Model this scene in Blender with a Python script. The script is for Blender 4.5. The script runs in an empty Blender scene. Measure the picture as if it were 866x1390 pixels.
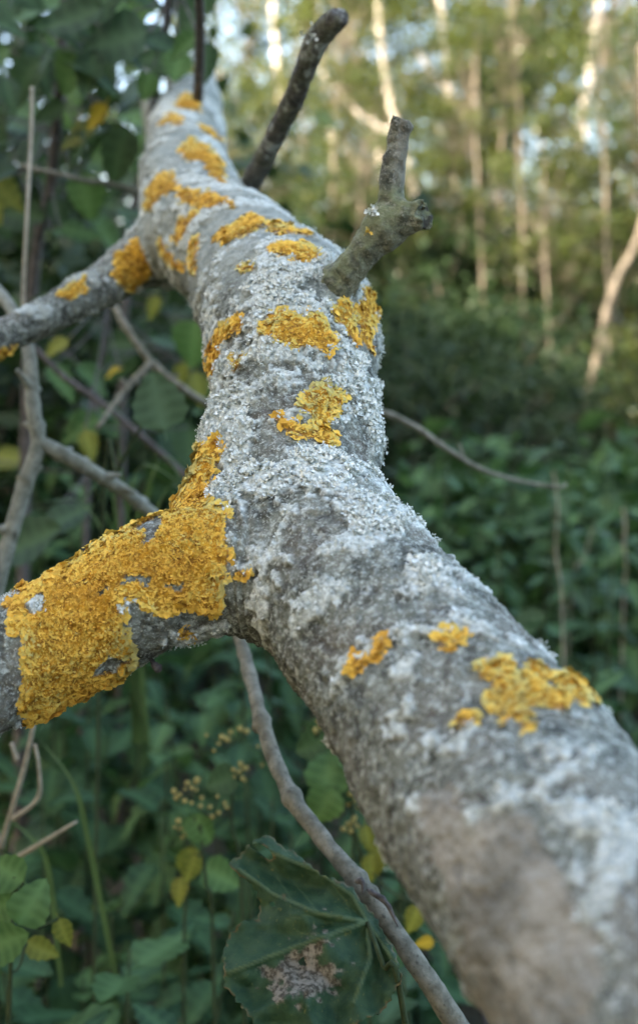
import bpy, math, random
import numpy as np
from mathutils import Vector, Matrix, Quaternion

R = math.radians
random.seed(7)
rng = np.random.default_rng(11)
scene = bpy.context.scene
col = scene.collection

# ------------------------------------------------------------------ camera
F = 1490.0; CX, CY = 433.0, 695.0; PITCH = R(10.0); CAMH = 1.15
SP, CP = math.sin(PITCH), math.cos(PITCH)
cam_d = bpy.data.cameras.new('camera'); cam = bpy.data.objects.new('camera', cam_d); col.objects.link(cam)
cam.location = (0, 0, CAMH); cam.rotation_euler = (math.pi / 2 - PITCH, 0, 0)
cam_d.sensor_fit = 'VERTICAL'; cam_d.sensor_height = 36.0; cam_d.lens = F / 1390.0 * 36.0
cam_d.clip_start = 0.02; cam_d.clip_end = 600
cam_d.dof.use_dof = True; cam_d.dof.focus_distance = 0.57; cam_d.dof.aperture_fstop = 5.6
scene.camera = cam

# ------------------------------------------------------------------ sky, sun, exposure
TO_SUN = Vector((-0.64, -0.56, 0.47)).normalized()
world = bpy.data.worlds.new('World'); scene.world = world; world.use_nodes = True
wn = world.node_tree.nodes; wl = world.node_tree.links
sky = wn.new('ShaderNodeTexSky'); sky.sky_type = 'NISHITA'; sky.sun_disc = False
sky.sun_elevation = math.asin(TO_SUN.z); sky.sun_rotation = math.atan2(TO_SUN.x, TO_SUN.y)
sky.air_density = 1.0; sky.dust_density = 5.0; sky.ozone_density = 0.6
bg = wn['Background']; bg.inputs['Strength'].default_value = 0.15
wl.new(sky.outputs['Color'], bg.inputs['Color'])
sun_d = bpy.data.lights.new('sun', 'SUN'); sun = bpy.data.objects.new('sun', sun_d); col.objects.link(sun)
sun_d.energy = 4.6; sun_d.angle = R(0.5); sun_d.color = (1.0, 0.86, 0.68)
sun.rotation_euler = TO_SUN.to_track_quat('Z', 'Y').to_euler(); sun.location = (-6, -6, 9)
scene.view_settings.view_transform = 'Standard'; scene.view_settings.look = 'None'
scene.view_settings.gamma = 1.0; scene.view_settings.use_curve_mapping = False
scene.view_settings.exposure = 3.0
scene.render.engine = 'CYCLES'
scene.cycles.use_denoising = True
scene.cycles.max_bounces = 6; scene.cycles.diffuse_bounces = 4; scene.cycles.transmission_bounces = 3
scene.cycles.transparent_max_bounces = 8; scene.cycles.caustics_reflective = False; scene.cycles.caustics_refractive = False

# ------------------------------------------------------------------ helpers: space
def P(px, py, z):
    """a photo pixel at a depth of z metres -> world point"""
    u = (px - CX) / F * z; v = (CY - py) / F * z
    return np.array([u, z * CP + v * SP, CAMH + v * CP - z * SP])
def pix(p):
    d = np.asarray(p, float) - np.array([0, 0, CAMH])
    z = d[..., 1] * CP - d[..., 2] * SP
    v = d[..., 1] * SP + d[..., 2] * CP
    z = np.maximum(z, 1e-3)
    return CX + d[..., 0] / z * F, CY - v / z * F, z
def ground_at(px, z):
    v = (SP * z - CAMH) / CP
    return np.array([(px - CX) / F * z, z * CP + v * SP, 0.0])
VIEWV = lambda p: (np.array([0, 0, CAMH]) - p) / np.linalg.norm(np.array([0, 0, CAMH]) - p, axis=-1, keepdims=True)

def catmull(pts, n):
    pts = np.asarray(pts, float)
    ext = np.vstack([2 * pts[0] - pts[1], pts, 2 * pts[-1] - pts[-2]])
    out = []
    for i in range(len(pts) - 1):
        p0, p1, p2, p3 = ext[i:i + 4]
        t = np.linspace(0, 1, n, endpoint=False)[:, None]
        out.append(0.5 * ((2 * p1) + (-p0 + p2) * t + (2 * p0 - 5 * p1 + 4 * p2 - p3) * t ** 2 + (-p0 + 3 * p1 - 3 * p2 + p3) * t ** 3))
    out.append(pts[-1:])
    return np.vstack(out)

# ------------------------------------------------------------------ helpers: noise
def hash3(ix, iy, iz, seed=0):
    h = (ix.astype(np.uint32) * np.uint32(374761393) + iy.astype(np.uint32) * np.uint32(668265263)
         + iz.astype(np.uint32) * np.uint32(2246822519) + np.uint32(seed * 3266489917 & 0xffffffff))
    h ^= h >> np.uint32(15); h *= np.uint32(2246822519); h ^= h >> np.uint32(13); h *= np.uint32(3266489917); h ^= h >> np.uint32(16)
    return h.astype(np.float32) / np.float32(4294967295.0)
def vnoise(p, seed=0):
    p = np.asarray(p, np.float32); i = np.floor(p); f = p - i; f = f * f * (3 - 2 * f); i = i.astype(np.int64)
    r = 0
    for dx in (0, 1):
        wx = f[:, 0] if dx else 1 - f[:, 0]
        for dy in (0, 1):
            wy = f[:, 1] if dy else 1 - f[:, 1]
            for dz in (0, 1):
                wz = f[:, 2] if dz else 1 - f[:, 2]
                r = r + wx * wy * wz * hash3(i[:, 0] + dx, i[:, 1] + dy, i[:, 2] + dz, seed)
    return r
def fbm(p, octv=4, seed=0, gain=0.5):
    r = 0; a = 1.0; t = 0.0; p = np.asarray(p, np.float32)
    for o in range(octv):
        r = r + a * vnoise(p * (2.03 ** o) + 17.3 * o, seed + o); t += a; a *= gain
    return r / t
def sstep(a, b, x):
    t = np.clip((x - a) / (b - a), 0, 1); return t * t * (3 - 2 * t)

# ------------------------------------------------------------------ helpers: objects
def np_mesh(name, V, Fq, mat=None, attrs=None, smooth=True):
    """V (n,3), Fq (m,k) with k 3 or 4, or a list of such arrays"""
    me = bpy.data.meshes.new(name)
    fl = Fq if isinstance(Fq, list) else [Fq]
    fl = [np.asarray(f, np.int32) for f in fl if len(f)]
    V = np.asarray(V, np.float32)
    me.vertices.add(len(V)); me.vertices.foreach_set('co', V.ravel())
    loops = np.concatenate([f.ravel() for f in fl])
    tot = np.concatenate([np.full(len(f), f.shape[1], np.int32) for f in fl])
    st = np.concatenate([[0], np.cumsum(tot)[:-1]]).astype(np.int32)
    me.loops.add(len(loops)); me.loops.foreach_set('vertex_index', loops)
    me.polygons.add(len(tot)); me.polygons.foreach_set('loop_start', st); me.polygons.foreach_set('loop_total', tot)
    if smooth: me.polygons.foreach_set('use_smooth', np.ones(len(tot), bool))
    for k, a in (attrs or {}).items():
        at = me.attributes.new(k, 'FLOAT', 'POINT'); at.data.foreach_set('value', np.asarray(a, np.float32))
    me.update(); me.validate()
    if mat: me.materials.append(mat)
    return me
def link(name, me, parent=None, loc=None):
    o = bpy.data.objects.new(name, me); col.objects.link(o)
    if parent is not None: o.parent = parent
    if loc is not None: o.location = loc
    return o
def tag(o, label=None, cat=None, group=None, kind=None):
    if label: o['label'] = label
    if cat: o['category'] = cat
    if group: o['group'] = group
    if kind: o['kind'] = kind
    return o
def thing(name, label, cat, loc=(0, 0, 0), group=None):
    o = bpy.data.objects.new(name, None); col.objects.link(o); o.location = [float(v) for v in loc]; o.empty_display_size = 0.05
    return tag(o, label, cat, group)
def tube(path, radii, seg=8, noise=0.0, nscale=60.0, caps=True):
    path = np.asarray(path, float); n = len(path); radii = np.broadcast_to(np.asarray(radii, float), (n,))
    T = np.gradient(path, axis=0); T /= np.linalg.norm(T, axis=1, keepdims=True) + 1e-12
    up = np.array([0.31, 0.17, 0.93]); 
    if abs(T[0] @ up) > 0.9: up = np.array([0.95, 0.1, 0.2])
    N = np.zeros_like(path); b = up - T[0] * (up @ T[0]); N[0] = b / np.linalg.norm(b)
    for i in range(1, n):
        b = N[i - 1] - T[i] * (N[i - 1] @ T[i]); N[i] = b / (np.linalg.norm(b) + 1e-12)
    B = np.cross(T, N); a = np.linspace(0, 2 * np.pi, seg, endpoint=False)
    dirs = N[:, None] * np.cos(a)[None, :, None] + B[:, None] * np.sin(a)[None, :, None]
    V = path[:, None] + dirs * radii[:, None, None]
    if noise:
        nn = fbm(V.reshape(-1, 3) * nscale, 3, 5).reshape(n, seg) - 0.5
        V = V + dirs * (nn * noise * 2)[..., None]
    V = V.reshape(-1, 3)
    i = np.arange(n - 1)[:, None] * seg; j = np.arange(seg)[None]
    Q = np.stack([i + j, i + (j + 1) % seg, i + seg + (j + 1) % seg, i + seg + j], -1).reshape(-1, 4)
    tri = []
    if caps:
        c0 = len(V); V = np.vstack([V, path[:1], path[-1:]])
        jj = np.arange(seg)
        tri = np.vstack([np.stack([np.full(seg, c0), (jj + 1) % seg, jj], -1),
                         np.stack([np.full(seg, c0 + 1), (n - 1) * seg + jj, (n - 1) * seg + (jj + 1) % seg], -1)])
    return V, Q, tri
def join(parts):
    Vs, Qs, Ts, o = [], [], [], 0
    for V, Q, T in parts:
        Vs.append(V); 
        if len(Q): Qs.append(np.asarray(Q) + o)
        if len(T): Ts.append(np.asarray(T) + o)
        o += len(V)
    return np.vstack(Vs), [x for x in ([np.vstack(Qs)] if Qs else []) + ([np.vstack(Ts)] if Ts else [])]
def tube_obj(name, path, radii, mat, parent=None, origin=None, seg=8, noise=0.0, nscale=60.0):
    V, Q, T = tube(path, radii, seg, noise, nscale)
    o0 = np.zeros(3) if origin is None else np.asarray(origin, float)
    return link(name, np_mesh(name, V - o0, [Q, T], mat), parent)

# ------------------------------------------------------------------ helpers: materials
class NT:
    def __init__(s, name):
        s.m = bpy.data.materials.new(name); s.m.use_nodes = True; s.t = s.m.node_tree
        s.b = s.t.nodes['Principled BSDF']; s.o = s.t.nodes['Material Output']
    def n(s, typ, **kw):
        x = s.t.nodes.new(typ)
        for k, v in kw.items(): setattr(x, k, v)
        return x
    def l(s, a, b): s.t.links.new(a, b)
    def setin(s, sock, v):
        if hasattr(v, 'node') or isinstance(v, bpy.types.NodeSocket): s.l(v, sock)
        else: sock.default_value = v
    def attr(s, name): return s.n('ShaderNodeAttribute', attribute_name=name).outputs['Fac']
    def noise(s, scale, detail=4, rough=0.55, vec=None, dist=0.0):
        x = s.n('ShaderNodeTexNoise'); x.inputs['Scale'].default_value = scale; x.inputs['Detail'].default_value = detail
        x.inputs['Roughness'].default_value = rough; x.inputs['Distortion'].default_value = dist
        s.l(vec if vec is not None else s.obj(), x.inputs['Vector']); return x.outputs['Fac']
    def obj(s):
        if not hasattr(s, '_tc'): s._tc = s.n('ShaderNodeTexCoord')
        return s._tc.outputs['Object']
    def ramp(s, fac, a, b, c0=0.0, c1=1.0):
        x = s.n('ShaderNodeMapRange', interpolation_type='SMOOTHSTEP'); s.l(fac, x.inputs['Value'])
        x.inputs['From Min'].default_value = a; x.inputs['From Max'].default_value = b
        x.inputs['To Min'].default_value = c0; x.inputs['To Max'].default_value = c1; return x.outputs['Result']
    def mix(s, fac, a, b, mode='MIX'):
        x = s.n('ShaderNodeMix', data_type='RGBA', blend_type=mode)
        s.setin(x.inputs[0], fac); s.setin(x.inputs[6], a if not isinstance(a, tuple) else (*a, 1)); s.setin(x.inputs[7], b if not isinstance(b, tuple) else (*b, 1))
        return x.outputs[2]
    def math(s, op, a, b=0.0):
        x = s.n('ShaderNodeMath', operation=op); s.setin(x.inputs[0], a); s.setin(x.inputs[1], b); return x.outputs[0]
    def bump(s, h, strength, dist):
        x = s.n('ShaderNodeBump'); x.inputs['Strength'].default_value = strength; x.inputs['Distance'].default_value = dist
        s.l(h, x.inputs['Height']); s.l(x.outputs['Normal'], s.b.inputs['Normal']); return x

def leaf_material(name, c1, c2, trans=0.35, rough=0.45, yellow=None, veins=False, rand=True, spec=0.2):
    k = NT(name)
    if rand:
        rnd = k.n('ShaderNodeObjectInfo').outputs['Random']
    else:
        rnd = k.attr('tint')
    c = k.mix(rnd, c1, c2)
    spot = k.noise(38 if rand else 2.0, 3)
    c = k.mix(k.ramp(spot, 0.5, 0.75, 0, 0.55), c, tuple(v * 0.6 for v in c1))
    if yellow:
        c = k.mix(k.ramp(k.noise(22, 2), 0.56, 0.68, 0, 0.8), c, yellow)
    if veins:
        c = k.mix(k.math('MULTIPLY', k.attr('vein'), 0.55), c, tuple(min(1, v * 2.2 + 0.02) for v in c2))
        k.bump(k.math('ADD', k.math('MULTIPLY', k.attr('vein'), -0.6), k.math('MULTIPLY', k.noise(150, 2), 0.35)), 0.6, 0.002)
    k.setin(k.b.inputs['Base Color'], c); k.b.inputs['Roughness'].default_value = rough
    k.b.inputs['Specular IOR Level'].default_value = spec
    tr = k.n('ShaderNodeBsdfTranslucent'); k.l(k.mix(0.5, c, (c2[0] * 1.3, c2[1] * 1.3, c2[2] * 0.6)), tr.inputs['Color'])
    ms = k.n('ShaderNodeMixShader'); ms.inputs[0].default_value = trans
    k.l(k.b.outputs[0], ms.inputs[1]); k.l(tr.outputs[0], ms.inputs[2]); k.l(ms.outputs[0], k.o.inputs['Surface'])
    return k.m

def bark_material(name, base=(0.178, 0.192, 0.153), dark=(0.050, 0.053, 0.042), pale=(0.445, 0.483, 0.42), attrs=True, brown=(0.18, 0.155, 0.12)):
    k = NT(name)
    big = k.noise(28, 5, 0.6); fine = k.noise(260, 4, 0.65); mid = k.noise(95, 4, 0.6, dist=0.6)
    c = k.mix(k.ramp(mid, 0.34, 0.62), dark, base)
    c = k.mix(k.ramp(big, 0.45, 0.7, 0, 0.5), c, brown)
    grain = k.noise(780, 3, 0.6)
    c = k.mix(k.ramp(fine, 0.50, 0.66, 0, 0.7), c, pale)
    c = k.mix(k.ramp(grain, 0.56, 0.68, 0, 0.65), c, tuple(v * 1.15 for v in pale))
    c = k.mix(k.ramp(grain, 0.44, 0.32, 0, 0.6), c, dark)
    if attrs:
        c = k.mix(k.math('MULTIPLY', k.attr('smoothbark'), 0.75), c, k.mix(k.ramp(mid, 0.3, 0.7), (0.19, 0.215, 0.18), (0.345, 0.37, 0.315)))
        c = k.mix(k.math('MULTIPLY', k.attr('brown'), k.ramp(mid, 0.3, 0.65, 0.55, 0.9)), c, k.mix(k.ramp(big, 0.38, 0.62), (0.17, 0.158, 0.125), (0.31, 0.285, 0.225)))
        c = k.mix(k.math('MULTIPLY', k.attr('green'), k.ramp(mid, 0.3, 0.6, 0.25, 0.95)), c, k.mix(fine, (0.085, 0.10, 0.045), (0.22, 0.24, 0.125)))
        w = k.math('MULTIPLY', k.attr('pale'), k.ramp(fine, 0.25, 0.6, 0.45, 1.0))
        c = k.mix(w, c, k.mix(k.ramp(k.noise(420, 3), 0.35, 0.65), (0.365, 0.40, 0.355), (0.625, 0.665, 0.60)))
        c = k.mix(k.attr('orange'), c, k.mix(k.ramp(fine, 0.35, 0.65), (0.22, 0.10, 0.012), (0.52, 0.27, 0.02)))
        c = k.mix(k.ramp(k.attr('crack'), 0.2, 1.0, 0, 0.85), c, (0.035, 0.033, 0.03))
    k.setin(k.b.inputs['Base Color'], c); k.b.inputs['Roughness'].default_value = 0.92
    k.b.inputs['Specular IOR Level'].default_value = 0.2
    h = k.math('ADD', k.math('ADD', k.math('MULTIPLY', fine, 0.8), mid), k.math('MULTIPLY', grain, 0.6))
    k.bump(h, 0.85, 0.0018)
    return k.m

def lichen_material(name, stops, rough=0.85, bump=0.5):
    k = NT(name)
    t = k.attr('tint'); rm = k.n('ShaderNodeValToRGB'); k.l(t, rm.inputs[0])
    e = rm.color_ramp.elements
    e[0].position = stops[0][0]; e[0].color = (*stops[0][1], 1); e[1].position = stops[-1][0]; e[1].color = (*stops[-1][1], 1)
    for p, c in stops[1:-1]:
        x = e.new(p); x.color = (*c, 1)
    c = k.mix(k.ramp(k.noise(500, 3), 0.3, 0.7, 0, 0.35), rm.outputs[0], tuple(v * 0.55 for v in stops[0][1]))
    k.setin(k.b.inputs['Base Color'], c); k.b.inputs['Roughness'].default_value = rough; k.b.inputs['Specular IOR Level'].default_value = 0.15
    k.bump(k.noise(900, 3), bump, 0.0006)
    return k.m

def twig_material(name, a, b, scale=120):
    k = NT(name)
    c = k.mix(k.ramp(k.noise(scale, 5, 0.6), 0.3, 0.7), a, b)
    c = k.mix(k.ramp(k.noise(scale * 3, 3), 0.58, 0.7, 0, 0.6), c, tuple(v * 0.35 for v in a))
    k.setin(k.b.inputs['Base Color'], c); k.b.inputs['Roughness'].default_value = 0.85; k.b.inputs['Specular IOR Level'].default_value = 0.25
    k.bump(k.noise(scale * 3, 4), 0.6, 0.0012)
    return k.m

M = {}
M['bark'] = bark_material('lichened_bark')
M['mossbark'] = bark_material('algae_green_bark', base=(0.17, 0.17, 0.135), pale=(0.34, 0.34, 0.28), brown=(0.15, 0.13, 0.10))
M['darkbark'] = bark_material('dark_branch_bark', base=(0.085, 0.08, 0.065), dark=(0.03, 0.028, 0.023), pale=(0.20, 0.20, 0.175), brown=(0.08, 0.068, 0.052))
M['orange'] = lichen_material('orange_lichen', [(0, (0.40, 0.22, 0.035)), (0.3, (0.70, 0.39, 0.055)), (0.65, (0.80, 0.51, 0.08)), (0.85, (0.70, 0.52, 0.11)), (1, (0.52, 0.46, 0.16))])
M['pale'] = lichen_material('pale_lichen', [(0, (0.35, 0.39, 0.345)), (0.5, (0.59, 0.63, 0.57)), (1, (0.82, 0.85, 0.78))])
M['twig_grey'] = twig_material('grey_twig_bark', (0.135, 0.142, 0.108), (0.26, 0.272, 0.218))
M['twig_brown'] = twig_material('brown_twig_bark', (0.092, 0.089, 0.062), (0.22, 0.212, 0.16))
M['dead_stem'] = twig_material('dead_stem_bark', (0.092, 0.090, 0.064), (0.205, 0.20, 0.152))
M['twig_dark'] = twig_material('dark_twig_bark', (0.05, 0.045, 0.04), (0.12, 0.11, 0.10))
M['straw'] = twig_material('dry_straw_stem', (0.22, 0.20, 0.14), (0.34, 0.31, 0.23))
M['stem_green'] = twig_material('green_stem', (0.020, 0.036, 0.012), (0.04, 0.055, 0.02))
M['nettle'] = leaf_material('herb_leaf', (0.014, 0.044, 0.018), (0.032, 0.077, 0.025), 0.28, 0.5, veins=True)
M['herb_far'] = leaf_material('distant_herb_leaf', (0.018, 0.056, 0.020), (0.052, 0.102, 0.030), 0.32, 0.55, rand=False)
M['herb2'] = leaf_material('light_herb_leaf', (0.032, 0.082, 0.026), (0.062, 0.118, 0.036), 0.32, 0.5, veins=True)
M['broad'] = leaf_material('broad_leaf', (0.016, 0.038, 0.018), (0.040, 0.078, 0.028), 0.35, 0.5, veins=True)
M['fresh'] = leaf_material('fresh_green_leaf', (0.055, 0.115, 0.032), (0.085, 0.155, 0.045), 0.35, 0.5, veins=True)
M['pale_leaf'] = leaf_material('dull_green_leaf', (0.065, 0.11, 0.062), (0.08, 0.13, 0.07), 0.3, 0.5, veins=True)
M['yellow'] = leaf_material('yellowed_leaf', (0.26, 0.22, 0.02), (0.36, 0.26, 0.02), 0.35, 0.5, veins=True)
M['olive'] = leaf_material('yellow_green_leaf', (0.09, 0.12, 0.022), (0.15, 0.16, 0.026), 0.35, 0.5, yellow=(0.25, 0.19, 0.02), veins=True)
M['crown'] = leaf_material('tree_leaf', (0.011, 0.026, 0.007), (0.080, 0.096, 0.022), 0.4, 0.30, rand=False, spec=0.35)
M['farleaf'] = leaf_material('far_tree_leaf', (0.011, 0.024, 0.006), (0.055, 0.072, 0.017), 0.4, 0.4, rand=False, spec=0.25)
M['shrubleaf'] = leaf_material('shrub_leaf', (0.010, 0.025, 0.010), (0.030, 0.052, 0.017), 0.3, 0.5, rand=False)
M['birch'] = twig_material('pale_tree_bark', (0.40, 0.36, 0.30), (0.72, 0.66, 0.57), 5)
M['forestbark'] = twig_material('forest_tree_bark', (0.07, 0.058, 0.044), (0.14, 0.12, 0.09), 12)
M['berry'] = twig_material('unripe_berry', (0.25, 0.20, 0.06), (0.38, 0.31, 0.09), 200)
M['blade'] = leaf_material('grass_blade', (0.045, 0.095, 0.035), (0.10, 0.14, 0.045), 0.3, 0.45)

# ------------------------------------------------------------------ the ground
k = NT('woodland_floor')
c = k.mix(k.ramp(k.noise(1.2, 5), 0.35, 0.65), (0.02, 0.026, 0.012), (0.04, 0.033, 0.02))
c = k.mix(k.ramp(k.noise(14, 5), 0.5, 0.7, 0, 0.7), c, (0.045, 0.04, 0.022))
k.setin(k.b.inputs['Base Color'], c); k.b.inputs['Roughness'].default_value = 0.95; k.bump(k.noise(9, 6), 0.8, 0.05)
M['floor'] = k.m
gn = 160
gx = np.sinh(np.linspace(-5.2, 5.2, gn)) / math.sinh(5.2) * 260
GX, GY = np.meshgrid(gx, gx, indexing='ij')
GZ = (fbm(np.stack([GX.ravel() * 0.5, GY.ravel() * 0.5, 0 * GX.ravel()], -1), 4, 3) - 0.5) * 0.14
gi = np.arange(gn - 1)[:, None] * gn + np.arange(gn - 1)[None]
GQ = np.stack([gi, gi + gn, gi + gn + 1, gi + 1], -1).reshape(-1, 4)
tag(link('ground', np_mesh('ground', np.stack([GX.ravel(), GY.ravel(), GZ - 0.03], -1), GQ, M['floor'])), kind='structure')

# ------------------------------------------------------------------ the leaning tree: one smooth surface from distance fields
def chain(pts, n=6):
    """rows of (px, py, depth, diameter) -> sampled axis and radii"""
    a = np.array([[*P(r[0], r[1], r[2]), r[3] / 2] for r in pts])
    s = catmull(a, n); return s[:, :3], s[:, 3]
TR = [(262, 62, 1.95, .058), (260, 100, 1.65, .064), (258, 150, 1.38, .072), (252, 215, 1.10, .079), (264, 292, .95, .088), (336, 362, .83, .096),
      (391, 436, .715, .1045), (396, 520, .66, .098), (399, 600, .63, .095), (412, 695, .59, .093), (473, 804, .537, .0945), (565, 923, .48, .0925),
      (730, 1128, .395, .099), (900, 1360, .325, .097), (1040, 1560, .285, .098)]
LB = [(400, 765, .60, .066), (330, 768, .572, .070), (270, 778, .556, .069), (200, 802, .55, .0655), (100, 858, .545, .066), (0, 912, .535, .0615), (-110, 972, .52, .060), (-260, 1050, .50, .058)]
UB = [(290, 330, .95, .040), (215, 352, .935, .040), (180, 362, .925, .0385), (120, 402, .89, .034), (50, 437, .86, .0305), (-30, 473, .83, .028), (-130, 515, .80, .026)]
def seg_field(phi, org, h, path, rad, margin=0.03):
    for i in range(len(path) - 1):
        a, b, ra, rb = path[i], path[i + 1], rad[i], rad[i + 1]
        lo = np.minimum(a - ra, b - rb) - margin; hi = np.maximum(a + ra, b + rb) + margin
        i0 = np.maximum(np.floor((lo - org) / h).astype(int), 0); i1 = np.minimum(np.ceil((hi - org) / h).astype(int) + 1, phi.shape)
        if np.any(i1 <= i0): continue
        ax = [org[d] + h * np.arange(i0[d], i1[d]) for d in range(3)]
        X, Y, Z = np.meshgrid(*ax, indexing='ij')
        d = b - a; L2 = d @ d
        t = np.clip(((X - a[0]) * d[0] + (Y - a[1]) * d[1] + (Z - a[2]) * d[2]) / L2, 0, 1)
        dist = np.sqrt((X - a[0] - t * d[0]) ** 2 + (Y - a[1] - t * d[1]) ** 2 + (Z - a[2] - t * d[2]) ** 2) - (ra + (rb - ra) * t)
        sl = tuple(slice(i0[q], i1[q]) for q in range(3))
        np.minimum(phi[sl], dist, out=phi[sl])
def smin(a, b, kk):
    hh = np.clip(0.5 + 0.5 * (b - a) / kk, 0, 1); return b + (a - b) * hh - kk * hh * (1 - hh)
def surface_nets(phi, org, h):
    ins = phi < 0
    c = np.zeros(tuple(s - 1 for s in phi.shape), np.int8)
    for dx in (0, 1):
        for dy in (0, 1):
            for dz in (0, 1):
                c += ins[dx:phi.shape[0] - 1 + dx, dy:phi.shape[1] - 1 + dy, dz:phi.shape[2] - 1 + dz]
    ci = np.argwhere((c > 0) & (c < 8)); n = len(ci)
    idx = np.full(c.shape, -1, np.int32); idx[tuple(ci.T)] = np.arange(n)
    acc = np.zeros((n, 3)); cnt = np.zeros(n)
    corners = [(x, y, z) for x in (0, 1) for y in (0, 1) for z in (0, 1)]
    val = {q: phi[ci[:, 0] + q[0], ci[:, 1] + q[1], ci[:, 2] + q[2]] for q in corners}
    for q in corners:
        for ax in range(3):
            if q[ax]: continue
            r = list(q); r[ax] = 1; r = tuple(r)
            va, vb = val[q], val[r]; m = (va < 0) != (vb < 0)
            t = np.where(m, va / np.where(m, va - vb, 1), 0)
            p = np.repeat(np.array([q], float), n, 0); p[:, ax] += t
            acc[m] += p[m]; cnt[m] += 1
    V = org + h * (ci + acc / cnt[:, None])
    Q = []
    for ax in range(3):
        s0 = [slice(None)] * 3; s1 = [slice(None)] * 3; s0[ax] = slice(0, -1); s1[ax] = slice(1, None)
        cr = np.argwhere(ins[tuple(s0)] != ins[tuple(s1)])
        o1, o2 = [d for d in range(3) if d != ax]
        ok = (cr[:, o1] > 0) & (cr[:, o2] > 0) & (cr[:, o1] < c.shape[o1]) & (cr[:, o2] < c.shape[o2]); cr = cr[ok]
        flip = ins[tuple(s0)][tuple(cr.T)]
        def cell(a, b):
            e = cr.copy(); e[:, o1] += a; e[:, o2] += b; return idx[tuple(e.T)]
        q = np.stack([cell(-1, -1), cell(0, -1), cell(0, 0), cell(-1, 0)], -1)
        if ax == 1: flip = ~flip
        q[~flip] = q[~flip][:, ::-1]
        Q.append(q)
    return V, np.vstack(Q)
def subsurf(V, Q, levels):
    me = np_mesh('tmp', V, Q); o = bpy.data.objects.new('tmp', me); col.objects.link(o)
    md = o.modifiers.new('s', 'SUBSURF'); md.levels = levels; md.render_levels = levels
    dg = bpy.context.evaluated_depsgraph_get(); e = o.evaluated_get(dg).to_mesh()
    n = len(e.vertices); v = np.empty(n * 3, np.float32); e.vertices.foreach_get('co', v)
    nq = np.empty(len(e.loops), np.int32); e.loops.foreach_get('vertex_index', nq)
    o.evaluated_get(dg).to_mesh_clear(); bpy.data.objects.remove(o); bpy.data.meshes.remove(me)
    return v.reshape(-1, 3).astype(float), nq.reshape(-1, 4)
def vnormals(V, Q):
    f = np.cross(V[Q[:, 2]] - V[Q[:, 0]], V[Q[:, 3]] - V[Q[:, 1]])
    N = np.zeros_like(V)
    for k_ in range(4):
        for d in range(3): N[:, d] += np.bincount(Q[:, k_], f[:, d], len(V))
    return N / (np.linalg.norm(N, axis=1, keepdims=True) + 1e-15)
def polysd(x, y, poly):
    """signed distance in pixels, negative inside"""
    poly = np.asarray(poly, float); d = np.full(x.shape, 1e9); ins = np.zeros(x.shape, bool)
    for i in range(len(poly)):
        ax_, ay_ = poly[i]; bx_, by_ = poly[(i + 1) % len(poly)]
        ex, ey = bx_ - ax_, by_ - ay_; wx, wy = x - ax_, y - ay_
        t = np.clip((wx * ex + wy * ey) / (ex * ex + ey * ey + 1e-9), 0, 1)
        d = np.minimum(d, np.hypot(wx - t * ex, wy - t * ey))
        cnd = ((ay_ > y) != (by_ > y)) & (x < (bx_ - ax_) * (y - ay_) / (by_ - ay_ + 1e-12) + ax_)
        ins ^= cnd
    return np.where(ins, -d, d)

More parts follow.
